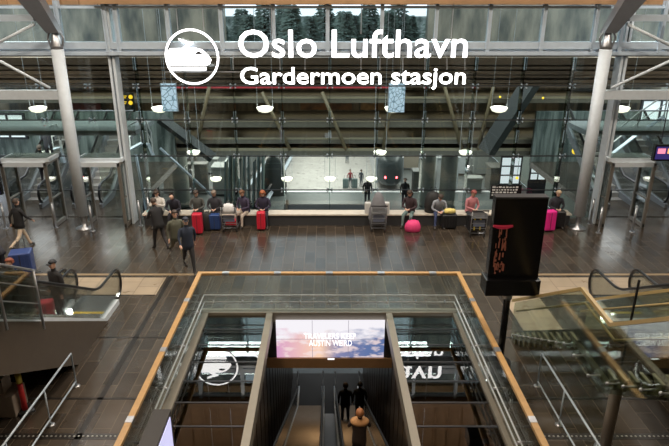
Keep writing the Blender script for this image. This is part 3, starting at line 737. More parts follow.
for s in (-1, 1):
    MB().sphere((s*.5, -1.78, 1.45), .13, 10, 6).build('tail_light', rl, tn)
    MB().box(s*1.22-.1, -.7, .6, s*1.22+.1, 14, 3.1).build('side_stripe', mat('silver_train_side', (.45, .47, .5), .35, .6), tn)
# pendant lamps
lampm = mat('lamp_bowl', (.75, .72, .62), .4, emis=(1, .93, .78), es=1.6); glow = mat('lamp_glow', (1, 1, .9), .5, emis=(1, .96, .84), es=5)
def pend(px, py, wpx, Y, lb, gr):
    p = at(px, py, Y=Y); depth = Y*CT-(p.z-CAMZ)*ST; r_ = wpx*depth/FPX/2
    t = thing('pendant_lamp', lb, 'lamp', (p.x, Y, p.z), 0, gr)
    bw = MB().lathe((0, 0, 0), [(r_*.4, -r_*.5), (r_*.8, -r_*.34), (r_, 0), (r_, .03)], 20).build('bowl', lampm, t)
    MB().lathe((0, 0, 0), [(r_*.92, .03), (r_*.7, r_*.16), (r_*.3, r_*.22)], 20).build('diffuser', glow, bw)
    for s in (-1, 1): MB().tube([(s*r_*.9, 0, .02), (s*r_*.9, 0, (7.6 if Y < 23.5 else 5.2 if Y < 30 else -.1)-p.z)], .01, 5).build('suspension_wire', rod, t)
for px, lb in ((38, 'at the far left above the left portal'), (160, 'under the left map panel'), (265, 'under the word Gardermoen'), (393, 'under the right map panel'), (499, 'right of the station sign'), (621, 'right of the right column')):
    pend(px, 108, 17, 23.0, 'wide bowl pendant lamp of the upper row, '+lb, 'upper row of bowl lamps')
for px, lb in ((48, 'left of the left column'), (193.5, 'behind the left middle'), (380, 'above the train'), (465.5, 'right of the train')):
    pend(px, 152, 13, 28.0, 'bowl pendant lamp of the middle row, '+lb, 'middle row of bowl lamps')
for px, lb in ((216, 'above the sitters on the left'), (287, 'above the descending ramp'), (330, 'over the middle of the platform'), (371.5, 'left of the train lights'), (140, 'above the left end of the bench')):
    pend(px, 178.5, 11.5, 35.0, 'small bowl pendant lamp of the lowest row, '+lb, 'lowest row of bowl lamps')
# hanging maps
def mapm(seed):
    m = bpy.data.materials.new('map_print'); m.use_nodes = True; n = m.node_tree.nodes; l = m.node_tree.links; b = n['Principled BSDF']
    tc = n.new('ShaderNodeTexCoord'); v = n.new('ShaderNodeTexVoronoi'); v.feature = 'DISTANCE_TO_EDGE'; v.inputs['Scale'].default_value = 5+seed
    rp = n.new('ShaderNodeValToRGB'); rp.color_ramp.elements[0].color = (.12, .22, .30, 1); rp.color_ramp.elements[1].color = (.50, .62, .78, 1)
    rp.color_ramp.elements[0].position = .02; rp.color_ramp.elements[1].position = .08
    l.new(tc.outputs['Object'], v.inputs[0]); l.new(v.outputs[0], rp.inputs[0]); l.new(rp.outputs[0], b.inputs['Base Color'])
    l.new(rp.outputs[0], b.inputs['Emission Color']); b.inputs['Emission Strength'].default_value = .9; return m
for (x, y0, y1, w, lb) in ((168, 84, 111, 15, 'left of the word Gardermoen'), (397.5, 84, 112, 16, 'below the word stasjon')):
    p, q = at(x-w/2, y0, Y=22.2), at(x+w/2, y1, Y=22.2)
    t = thing('map_panel', 'pale blue backlit map panel hanging behind the glass '+lb, 'map', (0, 0, 0), world=True)
    bx('map_face', mapm(x % 3), p.x, 22.17, q.z, p.x+w*21.3/FPX, 22.2, p.z, parent=t)
    bx('casing', pale, p.x-.02, 22.2, q.z-.02, p.x+w*21.3/FPX+.02, 22.28, p.z+.02, parent=t)
    for s in (.1, .4): MB().tube([(p.x+s, 22.24, p.z), (p.x+s, 22.24, 7.6)], .008, 5).build('suspension_wire', rod, t)
yl = mat('yellow_sign_glow', (.9, .6, .05), .4, emis=(1, .65, .03), es=1.2)
t = thing('wayfinding_sign', 'dark hanging sign with two yellow round icons left of the map', 'sign', (0, 0, 0), world=True)
p, q = at(119, 93, Y=24), at(135, 112, Y=24)
bx('board', MT['near_black_green'], p.x, 24, q.z, q.x, 24.1, p.z, parent=t)
for y in (97, 102.8):
    c = at(130.5, y, Y=23.98); MB().tube([(c.x, 23.97, c.z), (c.x, 24.0, c.z)], .085, 14).build('yellow_icon', yl, t)
    c = at(122, y, Y=23.98); MB().box(c.x-.05, 23.985, c.z+.02, c.x+.19, 24, c.z+.05).box(c.x-.05, 23.985, c.z-.05, c.x+.15, 24, c.z-.02).build('yellow_text', yl, t)
for px, py, s, lb in ((575.5, 151, .16, 'round yellow lamp low behind the glass near the right column'), (517, 178, .07, 'small yellow lamp behind the black display'), (543, 98, .05, 'tiny yellow lamp high at the right behind the glass'), (500, 97, .05, 'tiny yellow lamp above the upper right pendant')):
    p = at(px, py, Y=26); o = MB().sphere((0, 0, 0), s, 12, 8).build('globe_lamp', yl); MB().tube([(0, 0, s*.8), (0, 0, s+1.2)], .01, 6).build('hanger', dark, o); o.location = p; tag(o, lb, 'lamp')
# side galleries with white railings
wr = mat('white_railing', (.62, .64, .64), .45)
def gallery(pts, lb):
    t = thing('gallery_railing', lb, 'railing', (0, 0, 0), world=True)
    P = [at(*p, Y=24.5) for p in pts]
    MB().tube(P, .035, 8).build('top_rail', wr, t); MB().tube([p+Vector((0, 0, -.45)) for p in P], .02, 6).build('mid_rail', wr, t)
    for p in P: MB().tube([p, p+Vector((0, 0, -1))], .03, 6).build('post', wr, t)
    MB().tube([p+Vector((0, 0, -1)) for p in P], .08, 4).build('floor_edge', pale, t)
gallery([(128, 126), (139, 120), (146, 121), (151, 133)], 'white bent stair railing behind the glass left of the bench')
gallery([(50, 126), (57, 124), (61, 140)], 'white railing piece behind the left column')
gallery([(612, 134), (640, 112), (669, 92)], 'white stair railing climbing at the right behind the glass')
gal = mat('pale_gallery_floor', (.18, .20, .20), .45)
for s in (-1, 1):
    xa = LX-.4 if s < 0 else RX+.4
    o = MB().box(min(xa, s*18), 23.6, 2.6, max(xa, s*18), 26.2, 2.8).build('gallery_deck', [gal]); struct(o); bx('parapet_glass', fgl, min(xa, s*18), 23.56, 2.7, max(xa, s*18), 23.58, 3.6, parent=o); MB().tube([(min(xa, s*18), 23.57, 3.62), (max(xa, s*18), 23.57, 3.62)], .03, 8).build('parapet_rail', steel, o); o.name = 'floor_gallery_'+('left' if s < 0 else 'right')
    struct(MB().box(min(xa, s*18), 21, -.3, max(xa, s*18), 29.5, 0).build('floor_lobby_'+('left' if s < 0 else 'right'), stone))
    struct(MB().box(min(xa, s*18), 29.5, -.3, max(xa, s*18), 29.7, 2.6).build('wall_lobby_'+('left' if s < 0 else 'right'), noise_panel('lobby_teal_wall', (.05, .07, .065), (.24, .28, .26), 5, .5)))
day = mat('daylight_pane', (.8, .85, .9), .4, emis=(.86, .93, 1), es=.85)  # glow carries the bright daylight patches; panes and frames are added
def glazed(name, a, c_, Y, nx, nz, obj_=None):
    p, q = at(*a, Y=Y), at(*c_, Y=Y); q.x = p.x+(q.x-p.x)
    t = thing(name, None, None, (p.x, Y, q.z), world=True)
    bx('pane', day, min(p.x, q.x), Y, q.z, max(p.x, q.x), Y+.05, p.z, parent=t)
    b = MB(); x0, x1 = min(p.x, q.x), max(p.x, q.x)
    for i in range(nx+1): x = x0+(x1-x0)*i/nx; b.box(x-.05, Y-.05, q.z-.05, x+.05, Y+.1, p.z+.05)
    for i in range(nz+1): z = q.z+(p.z-q.z)*i/nz; b.box(x0-.05, Y-.06, z-.05, x1+.05, Y+.1, z+.05)
    b.build('window_frame', dark, t); return t
for a, c_, lb in (((502, 157), (519, 184), 'glowing framed pane standing in for daylight far below, just right of the black display top'), ((532, 159), (545, 180), 'smaller glowing framed pane standing in for daylight far below near the right column'), ((139, 164), (158, 190), 'glowing lattice pane standing in for daylight behind the left end of the bench')):
    t = tag(glazed('daylight_patch_pane', a, c_, 44.0, 2, 3), lb, 'doorway', 'glowing daylight panes of the station level')
    p, q = at(*a, Y=44.0), at(*c_, Y=44.0); bx('plinth', dark, p.x-.1, 44.0, -9.22, q.x+.1, 44.1, q.z-.05, parent=t)
struct(glazed('window_glow_right', (643, 100), (730, 136), 29.3, 5, 1)); struct(glazed('window_glow_left', (-60, 114), (27, 138), 29.3, 5, 1))  # added windows that glow in place of the bright sky
p, q = at(648, 168, Y=29), at(720, 194, Y=29); struct(bx('trim_11', mat('cream_wall_patch', (.72, .60, .38), .6), p.x, 29.3, q.z, q.x, 29.45, p.z))
white_ground = mat('bright_white_ground', (.85, .88, .92), .7)
for s in (-1, 1): struct(MB().box(min(s*11.5, s*40), 34.5, 1.0, max(s*11.5, s*40), 90, 1.1).build('floor_outdoor_'+('left' if s < 0 else 'right'), white_ground))  # white ground added as a bright surface for the pale side patches
# escalators behind the portals
lob = [(22.0, 0), (23.2, 0), (28.5, -3.06+0)]
def lobby_esc(label, x, flip):
    t = thing('escalator', label, 'escalator', (x, 22.4, 0))
    for dx in (-.55, .55):
        pts = []
        for k in range(9):
            a = PI/2+PI*k/8*flip*-1
        loop = [(-.42*math.cos(a)*1, .53+.42*math.sin(a)) for a in [PI*.5-PI*k/8 for k in range(9)]][::-1]
        pts = [(dx, -.0-.42*math.cos(a), .53+.42*math.sin(a)) for a in [-PI/2+PI*k/8 for k in range(9)]]+[(dx, .9, .97), (dx, 4.6, 3.1)]
        MB().tube(pts, .05, 8).build('handrail', blk, t)
        MB().prism([(y, z) for _, y, z in pts[4:]]+[(4.6, 2.3), (.9, .12), (0, .12)], dx-.01, dx+.01).build('side_glass', bgl, t)
        MB().prism([(-.4, -.02), (.9, -.02), (4.6, 2.1), (4.6, 2.45), (.9, .28), (-.4, .16)], dx-.06, dx+.06).build('skirt', mat('grey_skirt', (.22, .23, .24), .4, .3), t)
    b = MB()
    for k in range(11): b.box(-.5, .6+k*.36, -.2+k*.2, .5, .96+k*.36, .02+k*.2)
    b.build('steps', step_m, t)
EX = [at(px, 212, Y=22.3).x for px in (32, 101, 622, 664)]
lobby_esc('escalator behind the left portal nearest the left edge', EX[0], 1)
lobby_esc('escalator behind the second left portal', EX[1]-.4, 1)
lobby_esc('escalator behind the right portal', EX[2]-.2, 1)
lobby_esc('escalator at the right edge under the flight monitor', EX[3]+.4, 1)
# trees outside, seen in the upper band
def tree(seed):
    r = random.Random(seed); b = MB(); H = 7.5
    b.tube([(0, 0, 0), (0, 0, H*.95)], [.14, .03], 6); 
    o = MB(); 
    for k in range(1100):
        h = r.uniform(.08, 1)**.9; z = H*h; R_ = (1-h)*1.7+.12; a = r.uniform(0, 2*PI); rr = R_*r.uniform(.25, 1)
        c = Vector((rr*math.cos(a), rr*math.sin(a), z-rr*.3)); d = Vector((math.cos(a), math.sin(a), -.35)); s_ = Vector((-math.sin(a), math.cos(a), 0))*r.uniform(.08, .2); L = r.uniform(.25, .5)
        v = [o.bm.verts.new(c+s_), o.bm.verts.new(c-s_), o.bm.verts.new(c+d*L-s_*.3+Vector((0, 0, .05))), o.bm.verts.new(c+d*L*.7+Vector((0, 0, .16)))]
        o.bm.faces.new(v[:3]); o.bm.faces.new((v[0], v[2], v[3]))
    t = thing('fir_tree', 'dark fir tree in the row outside behind the upper window band', 'tree', (0, 0, 0), 0, 'fir trees outside the upper window band')
    b.build('trunk', mat('bark', (.07, .05, .035), .8), t); o.build('foliage', mat('fir_foliage', (.20, .27, .24), .7, 0, .4, 2), t); return t
protos = [tree(s) for s in range(3)]
struct(MB().box(-40, 37, 1.2, 40, 60, 1.9).build('floor_embankment', mat('grey_green_bank', (.12, .15, .14), .8)))
for s in (-1, 1): struct(MB().box(min(s*6.2, s*40), 37.2, 1.9, max(s*6.2, s*40), 38, 24).build('wall_sky_block_'+('left' if s < 0 else 'right'), noise_panel('sky_block_wall_%d' % s, (.09, .095, .085), (.36, .32, .25), 1.2, .4)))  # building masses added to keep the side sky out of floor reflections
struct(MB().box(-40, 50, 1.9, 40, 51, 6.9).build('wall_hedge', noise_panel('hedge_green', (.10, .14, .13), (.60, .68, .66), 2.2, 2.2, .8)))
r = random.Random(9)
for k in range(17):
    o = protos[k] if k < 3 else copy_tree(protos[k % 3])
    o.location = (-8.4+k*1.05+r.uniform(-.2, .2), 40.5+(k % 3)*2.6, 1.9+r.uniform(0, .5)); o.rotation_euler.z = r.uniform(0, 6); s_ = r.uniform(.8, 1.0); o.scale = (s_*1.15, s_*1.15, s_*.80)
# ================================================================== PEOPLE
skin_m = mat('skin', (.62, .38, .28), .5, 0, .05)
shoe_m = mat('dark_shoe', (.03, .025, .02), .5)
def fab(name, c): return mat(name, c, .85, 0, .2, 25)
def skeleton(pose, lean=0., sw=.0, arms='down', head=0., side=0.):
    """joints facing -y; pose stand / walk / sit; sw = stride; arms = down / lap / face / swing / fold"""
    J = {}
    sit = pose == 'sit'
    pz = .56 if sit else .95
    J['pelvis'] = Vector((0, 0, pz)); up_ = Vector((0, -math.sin(lean), math.cos(lean)))
    J['spine'] = J['pelvis']+up_*.2; J['chest'] = J['pelvis']+up_*.40; J['neck'] = J['pelvis']+up_*.555
    hd = Vector((side*.05, -math.sin(lean+head), math.cos(lean+head)))
    J['head0'] = J['neck']+hd*.09+Vector((0, -.01, 0)); J['head1'] = J['head0']+hd*.085; J['head2'] = J['head1']+hd*.07
    for s, k in ((-1, 'l'), (1, 'r')):
        J['sh'+k] = J['chest']+up_*.085+Vector((s*.19, 0, 0))
        hip = J['pelvis']+Vector((s*.09, 0, -.04)); J['hip'+k] = hip
        if sit:
            kn = hip+Vector((s*.05, -.44, -.02)); an = Vector((kn.x+s*.01, kn.y-.03+(.10 if k == 'l' and sw else 0), .09))
        else:
            f = s*sw
            kn = hip+Vector((s*.01, -.42*math.sin(f)-.03*abs(sw)*2, -.42*math.cos(f)))
            g = f-.12-(.55*abs(sw)*2*(1 if f < 0 else 0)); an = kn+Vector((0, -.42*math.sin(g), -.42*math.cos(g)))
            if pose == 'stand' : an = Vector((hip.x+s*.02, .02, .09)); kn = Vector((hip.x+s*.01, -.02, .5))
        J['kn'+k] = kn; J['an'+k] = an; J['toe'+k] = an+Vector((s*.02, -.16, -.05 if an.z < .2 else -.1)); J['heel'+k] = an+Vector((0, .035, -.03))
        sh = J['sh'+k]
        if arms == 'down': el = sh+Vector((s*.06, .03, -.28)); wr_ = el+Vector((-s*.0, -.07, -.25))
        elif arms == 'swing': f = -s*sw*1.1; el = sh+Vector((s*.06, -.28*math.sin(f)+.03, -.27*math.cos(f))); wr_ = el+Vector((-s*.02, -.25*math.sin(f+.4), -.24*math.cos(f+.4)))
        elif arms == 'lap': el = sh+Vector((s*.07, -.06, -.27)); wr_ = Vector((s*.07, el.y-.22, el.z-.04))
        elif arms == 'face': el = sh+Vector((s*.08, -.12, -.24)); wr_ = Vector((s*.06, el.y-.18, el.z+.12))
        elif arms == 'push': el = sh+Vector((s*.06, -.06, -.27)); wr_ = el+Vector((-s*.04, -.25, .0))
        J['el'+k] = el; J['wr'+k] = wr_; d = (wr_-el).normalized(); J['pm'+k] = wr_+d*.06
        n_ = Vector((1, 0, 0)) if abs(d.z) < .8 else Vector((0, 1, 0)); n_ = (n_-d*n_.dot(d)).normalized(); cu = d.cross(n_)*s
        if cu.z > 0 and arms != 'face': cu = -cu
        for i, (o_, L) in enumerate(((-.03, .065), (-.01, .075), (.01, .07), (.028, .055))):
            J['f%d%s' % (i, k)] = J['pm'+k]+n_*o_+d*L*.55; J['g%d%s' % (i, k)] = J['f%d%s' % (i, k)]+d*L*.3+cu*L*.45
        J['t0'+k] = J['wr'+k]+d*.02-n_*.03; J['t1'+k] = J['t0'+k]+d*.035-n_*.022+cu*.01
    return J
RAD = dict(pelvis=(.155, .115), spine=(.135, .10), chest=(.165, .115), neck=(.055, .055), head0=(.062, .07), head1=(.078, .095), head2=(.062, .078),
           sh=(.068, .068), el=(.045, .045), wr=(.03, .026), pm=(.038, .02), hip=(.095, .1), kn=(.062, .065), an=(.042, .045), toe=(.036, .03), heel=(.035, .035), f=(.010, .010), g=(.009, .009), t=(.012, .012))
def person(label, px, py, pose='stand', rz=0., top=(.05, .05, .06), leg=(.03, .03, .04), hair=(.06, .04, .03), hairstyle='short', Y=None, z=0., scale=1., coat=True, group=None, loc=None, skirtc=None, **kw):
    J = skeleton(pose, **kw); E_ = [('pelvis', 'spine', 't'), ('spine', 'chest', 't'), ('chest', 'neck', 't'), ('neck', 'head0', 'h'), ('head0', 'head1', 'h'), ('head1', 'head2', 'h')]
    for k in 'lr':
        E_ += [('chest', 'sh'+k, 't'), ('sh'+k, 'el'+k, 't'), ('el'+k, 'wr'+k, 't'), ('wr'+k, 'pm'+k, 'h'), ('pelvis', 'hip'+k, 'l'), ('hip'+k, 'kn'+k, 'l'), ('kn'+k, 'an'+k, 'l'), ('an'+k, 'toe'+k, 's'), ('an'+k, 'heel'+k, 's')]
        for i in range(4): E_ += [('pm'+k, 'f%d%s' % (i, k), 'h'), ('f%d%s' % (i, k), 'g%d%s' % (i, k), 'h')]
        E_ += [('wr'+k, 't0'+k, 'h'), ('t0'+k, 't1'+k, 'h')]
    names = list(J); me = bpy.data.meshes.new('person'); me.from_pydata([J[n_][:] for n_ in names], [(names.index(a), names.index(b_)) for a, b_, _ in E_], [])
    o = bpy.data.objects.new('person', me); C.objects.link(o)
    sk = o.modifiers.new('s', 'SKIN'); sk.use_smooth_shade = True; sk.branch_smoothing = .3
    if not me.skin_vertices: me.attributes.new('skin', 'FLOAT', 'POINT')
    for i, n_ in enumerate(names):
        key = n_ if n_ in RAD else (n_[:-1] if n_[:-1] in RAD else n_[0]); me.skin_vertices[0].data[i].radius = RAD[key]
        me.skin_vertices[0].data[i].use_root = (n_ == 'pelvis')
    o.modifiers.new('b', 'SUBSURF').levels = 1
    bpy.context.view_layer.update(); dg = bpy.context.evaluated_depsgraph_get(); m2 = bpy.data.meshes.new_from_object(o.evaluated_get(dg))
    o.modifiers.clear(); o.data = m2; bpy.data.meshes.remove(me); m2.name = 'person'
    bm = bmesh.new(); bm.from_mesh(m2)
    # face: nose, eyes, mouth, ears
    h0, h1 = J['head1'], J['head2']; up_ = (h1-h0).normalized(); fw = Vector((0, -1, 0)); fw = (fw-up_*fw.dot(up_)).normalized(); rt = up_.cross(fw)
    def blob(c, r, mi, sc=(1, 1, 1)):
        k = bmesh.ops.create_uvsphere(bm, u_segments=8, v_segments=6, radius=1, matrix=Matrix.Translation(c) @ Matrix.Diagonal((r*sc[0], r*sc[1], r*sc[2], 1)))
        for f in {f for v in k['verts'] for f in v.link_faces}: f.material_index = mi; f.smooth = True
    for f in bm.faces:
        c = f.calc_center_median(); best = None
        for a, b_, g in E_:
            p, q = J[a], J[b_]; d = q-p; t_ = max(0, min(1, (c-p).dot(d)/d.length_squared)); D = (c-p-d*t_).length-(.05 if g in 'tl' and a in ('pelvis', 'spine', 'chest') else 0)
            if best is None or D < best[0]: best = (D, g)
        f.material_index = {'h': 0, 't': 1, 'l': 2, 's': 3}[best[1]]
        f.smooth = True
    blob(h0+fw*.088-up_*.005, .016, 0, (1, 1.2, 1.4)); blob(h0+fw*.078-up_*.045, .018, 5, (1.3, .5, .4))
    for s in (-1, 1): blob(h0+fw*.074+rt*s*.03+up_*.022, .011, 4); blob(h0+rt*s*.078-fw*.005, .022, 0, (.5, .8, 1.2))
    bm.to_mesh(m2); bm.free()
    nm = '%02d_%02d_%02d' % tuple(int(c*99) for c in top); nl = '%02d_%02d_%02d' % tuple(int(c*99) for c in leg); nh = '%02d_%02d_%02d' % tuple(int(c*99) for c in hair)
    hm = mat('hair_'+nh, hair, .6, 0, .2, 30); tm = fab('cloth_'+nm, top)
    idx_ = [p_.material_index for p_ in m2.polygons]; m2.materials.clear()
    for q in (skin_m, tm, fab('cloth_'+nl, leg), shoe_m, mat('dark_eye', (.02, .015, .01), .3), mat('lip', (.45, .18, .15), .5)): m2.materials.append(q)
    m2.polygons.foreach_set('material_index', idx_)
    # hair / hat
    hb = bmesh.new(); hc = h0+up_*.018-fw*.012
    k = bmesh.ops.create_uvsphere(hb, u_segments=16, v_segments=12, radius=1)
    R3 = Matrix((rt, fw, up_)).transposed()
    low = {'short': -.3, 'long': -.9, 'cap': .05, 'bun': -.35, 'hood': -.9, 'bald': .8}[hairstyle]
    for v in list(hb.verts):
        pass
    dele = [v for v in hb.verts if (v.co.y > .35 and v.co.z < .45) or v.co.z < low]
    if hairstyle == 'bald': dele = [v for v in hb.verts if v.co.z > .5 or v.co.z < -.3 or v.co.y > .0]
    bmesh.ops.delete(hb, geom=dele, context='VERTS')
    r_ = .101 if hairstyle != 'hood' else .125
    for v in hb.verts:
        q = Vector((v.co.x*.094/.101, v.co.y*1.12, v.co.z*1.1))
        if hairstyle == 'long' and q.z < -.2: q = Vector((q.x*1.25, q.y-.1, q.z*1.9))
        v.co = hc+R3 @ (q*r_)
    if hairstyle == 'bun': bmesh.ops.create_uvsphere(hb, u_segments=10, v_segments=8, radius=.045, matrix=Matrix.Translation(hc+up_*.12-fw*.05))
    if hairstyle == 'cap': bmesh.ops.create_cone(hb, segments=12, radius1=.07, radius2=.06, depth=.015, cap_ends=True, matrix=Matrix.Translation(hc+up_*.03+fw*.11))
    for f in hb.faces: f.smooth = True
    hme = bpy.data.meshes.new('hair'); hb.to_mesh(hme); hb.free(); hme.materials.append(hm)
    ho = bpy.data.objects.new('hair' if hairstyle not in ('cap', 'hood') else ('cap' if hairstyle == 'cap' else 'hood'), hme); C.objects.link(ho); ho.parent = o
    md = ho.modifiers.new('t', 'SOLIDIFY'); md.thickness = .012
    if coat:      # jacket: a shell round the trunk that ends in a hem
        b = MB(); P, N_ = J['pelvis'], J['neck']; ax = (N_-P).normalized(); fy = Vector((0, -1, 0)); fy = (fy-ax*fy.dot(ax)).normalized(); xx = Vector((1, 0, 0)); rings = []
        for t_, rx, ry in ((-.14 if pose != 'sit' else -.02, .185, .15), (.0, .18, .145), (.2, .17, .135), (.38, .195, .14), (.46, .185, .12), (.53, .10, .085), (.56, .07, .07)):
            c = P+ax*t_; rings.append([b.bm.verts.new(c+xx*rx*math.cos(a)+fy*ry*math.sin(a)) for a in [2*PI*i/18 for i in range(18)]])
        for i in range(len(rings)-1):
            for j in range(18): f = b.bm.faces.new((rings[i][j], rings[i][(j+1)%18], rings[i+1][(j+1)%18], rings[i+1][j])); f.smooth = True
        c_ = b.build('jacket', tm, o); md = c_.modifiers.new('t', 'SOLIDIFY'); md.thickness = .015
    if loc is None: loc = at(px, py, z=z) if Y is None else at(px, py, Y=Y)
    if Y is not None and pose == 'sit': loc.z = 0; loc.y = Y
    o.location = loc; o.rotation_euler = (0, 0, rz); o.scale = (scale,)*3
    low_ = min((v.co.z for v in m2.vertices))
    o.location.z = loc.z-low_*scale+.003
    tag(o, label, 'person', group); return o
# ------------------------------------------------------------------ luggage
def suitcase(label, px, py, col, h=.62, w=.42, d=.26, rz=0., rough=.35, z=0., handle=.3, loc=None):
    p = loc or at(px, py, z=z); t = thing('suitcase', label, 'suitcase', (p.x, p.y, p.z), rz)
    m = mat('case_%02d_%02d_%02d' % tuple(int(c*99) for c in col), col, rough, 0, .1)
    b = MB().box(-w/2, -d/2, .06, w/2, d/2, .06+h).bevel(.045, 3)
    for k in range(5): x = -w/2+w*(k+.7)/5.4; b.box(x-.012, -d/2-.008, .12, x+.012, d/2+.008, h)
    sh_ = b.build('shell', m, t)
    for sx in (-1, 1):
        for sy in (-1, 1): MB().tube([(sx*(w/2-.06)-.015, sy*(d/2-.05), .03), (sx*(w/2-.06)+.015, sy*(d/2-.05), .03)], .03, 10).build('wheel', blk, t)
    MB().tube([(-.1, d/2-.04, h+.05), (-.1, d/2-.04, h+.06+handle), (.1, d/2-.04, h+.06+handle), (.1, d/2-.04, h+.05)], .012, 6).build('handle', dark, t)
    MB().box(-.008, -d/2-.012, .1, .008, -d/2-.002, h+.02).build('zip_line', dark, sh_)
    return t
def bag(label, px, py, col, sx=.35, sy=.25, sz=.3, z=0., name='bag', loc=None, rz=0, cat='bag'):
    p = loc or at(px, py, z=z); t = thing(name, label, cat, (p.x, p.y, p.z), rz)
    b = MB(); r = random.Random(int(px*7)); b.lathe((0, 0, 0), [(.42, 0), (.52, .06*sz), (.55, .35*sz), (.50, .7*sz), (.36, .93*sz), (.1, sz)], 14, sx, sy)
    for v in b.bm.verts: v.co += Vector((r.uniform(-.015, .015), r.uniform(-.015, .015), r.uniform(-.01, .01) if v.co.z > .01 else 0))
    b.build('body', mat('bag_%02d_%02d_%02d' % tuple(int(c*99) for c in col), col, .7, 0, .25, 14), t)
    MB().tube([(-sx*.25, 0, sz*.9), (-sx*.15, 0, sz*1.2), (sx*.15, 0, sz*1.2), (sx*.25, 0, sz*.9)], .013, 6).build('strap', dark, t)
    return t
def cart(label, px, py, rz=0.):
    p = at(px, py, z=0); t = thing('luggage_cart', label, 'luggage cart', (p.x, p.y, 0), rz)
    b = MB()
    for s in (-1, 1): b.tube([(s*.26, -.45, .14), (s*.26, .32, .16), (s*.27, .42, 1.0)], .017, 8)
    for y in (-.45, -.2, .05, .3): b.tube([(-.26, y, .15), (.26, y, .15)], .012, 6)
    for z in (.35, .55, .75): b.tube([(-.26, .35+z*.07, z), (.26, .35+z*.07, z)], .010, 6)
    b.build('frame', steel, t)
    MB().tube([(-.29, .44, 1.02), (.29, .44, 1.02)], .024, 8).build('handle', blk, t)
    MB().box(-.24, .30, .74, .24, .46, .76).box(-.24, .30, .76, -.23, .46, .9).box(.23, .30, .76, .24, .46, .9).box(-.24, .30, .76, .24, .31, .9).build('basket', steel, t)
    MB().box(-.2, .37, .42, .2, .39, .66).build('advert_plate', mat('cart_plate', (.12, .14, .2), .4), t)
    for x, y in ((-.24, .28), (.24, .28), (0, -.4)): MB().tube([(x-.02, y, .065), (x+.02, y, .065)], .065, 12).build('wheel', blk, t)
    return t
SB = 20.15   # pelvis line of the sitters
NAVY, BLACK, OLV = (.025, .03, .055), (.018, .018, .02), (.09, .085, .05)
def sitter(label, px, **k):
    x = at(px, 205, Y=SB).x; k.setdefault('lean', .2); k.setdefault('arms', 'lap'); k.setdefault('head', .25)
    o = person(label, px, 205, 'sit', loc=Vector((x, SB, 0)), **k); return o
sitter('person in a white top with a dark bun, leftmost on the bench', 159, top=(.75, .72, .68), hairstyle='bun', coat=True, arms='face')
sitter('bald person in a dark jacket, second from the left on the bench', 175, top=(.03, .03, .045), hairstyle='bald', lean=.45)
sitter('dark haired person in a grey green jacket behind the tall red suitcase', 198, top=(.10, .105, .10))
sitter('grey haired person in a dark coat behind the blue suitcase', 215.5, top=(.045, .045, .055), hair=(.25, .2, .16))
sitter('person in a navy jacket with light trousers beside the luggage cart with white bag', 245.5, top=(.05, .04, .075), leg=(.5, .42, .35), rz=-.5, hair=(.16, .08, .04))
sitter('red haired person in a dark coat behind the slim red suitcase', 263.5, top=(.035, .03, .06), hair=(.42, .13, .05), hairstyle='long')
sitter('person with long black hair and teal trousers beside the pink bag', 410.5, top=(.05, .03, .035), leg=(.16, .24, .23), hairstyle='long', rz=-.4)
sitter('person hunched in blue and grey with a big black backpack', 438, top=(.30, .32, .36), leg=(.05, .07, .16), lean=.5, hairstyle='short')
sitter('person in a pink top behind the cart with yellow striped bag', 470, top=(.55, .22, .24), hair=(.30, .08, .07), rz=.3)
sitter('fair haired person in a black jacket and light blue shirt behind the pink suitcase', 555, top=(.03, .03, .035), hair=(.45, .33, .22))
# walkers
person('man in a navy sweater and black trousers walking toward the camera', 190, 271, 'walk', rz=.35, top=(.025, .035, .06), leg=BLACK, sw=.42, arms='swing', hairstyle='cap', hair=(.02, .025, .04), lean=.05)
person('person in an olive jacket walking behind the man in navy', 178.5, 261, 'walk', rz=.5, top=(.11, .115, .085), leg=(.16, .14, .10), sw=.5, arms='down', lean=.1)
person('person in a black jacket standing before the bench with a shoulder bag', 161, 250, 'walk', rz=-2.4, top=BLACK, leg=(.03, .028, .03), sw=.3, arms='push', lean=.25)
person('person in a black jacket and beige trousers walking away at the left', 24, 249, 'walk', rz=2.6, top=BLACK, leg=(.72, .58, .44), sw=.42, arms='swing', lean=.05)
# left crowd, riders
def rider(label, px, Y, **k):
    z0 = max(0, (12.9-Y)*.5787); k.setdefault('arms', 'lap')
    x = k.pop('x', None)
    n = math.ceil(max(0, 12.9-Y)/.4045); z0 = n*.234*1.0 if Y < 12.9 else .015
    z0 = n*(5.15/int(8.9/.4)) if Y < 12.9 else .015
    o = person(label, px, 300, 'stand', loc=Vector((at(px, 300, Y=Y).x if x is None else x, Y, z0)), **k); return o
rider('man in a black coat and cap riding the left escalator', 41, 12.2, x=-6.3, scale=.9, top=BLACK, hairstyle='cap', hair=(.012, .014, .02), rz=-.5, arms='down')
rider('person in a dark olive jacket with reddish hair riding behind the man in black', 22, 12.1, x=-6.5, top=(.05, .055, .04), hair=(.25, .06, .03), rz=-.6, z=0) if 0 else rider('dark olive jacketed person with reddish hair on the far left escalator', 22, 12.3, x=-7.35, scale=.9, top=(.05, .055, .045), hair=(.22, .06, .03), rz=-.5)
rider('blond person in a sage green coat at the left edge', 3, 11.8, x=-7.75, scale=.88, top=(.26, .34, .26), hair=(.70, .50, .25), rz=-.4)
person('person in a black top leaning over the blue trolley at the left edge', 4, 281, 'stand', rz=-1.9, top=(.03, .03, .035), leg=(.03, .03, .05), lean=.6, arms='push', hair=(.03, .02, .02))
suitcase('blue stroller like trolley case standing behind the left riders', 25, 276, (.04, .07, .22), .75, .6, .5, .3)
suitcase('bright red case carried on the left escalator', 24, 320, (.62, .03, .06), .5, .34, .24, .3, loc=Vector((-6.15, 11.3, 4*.234+.01)), handle=.15)
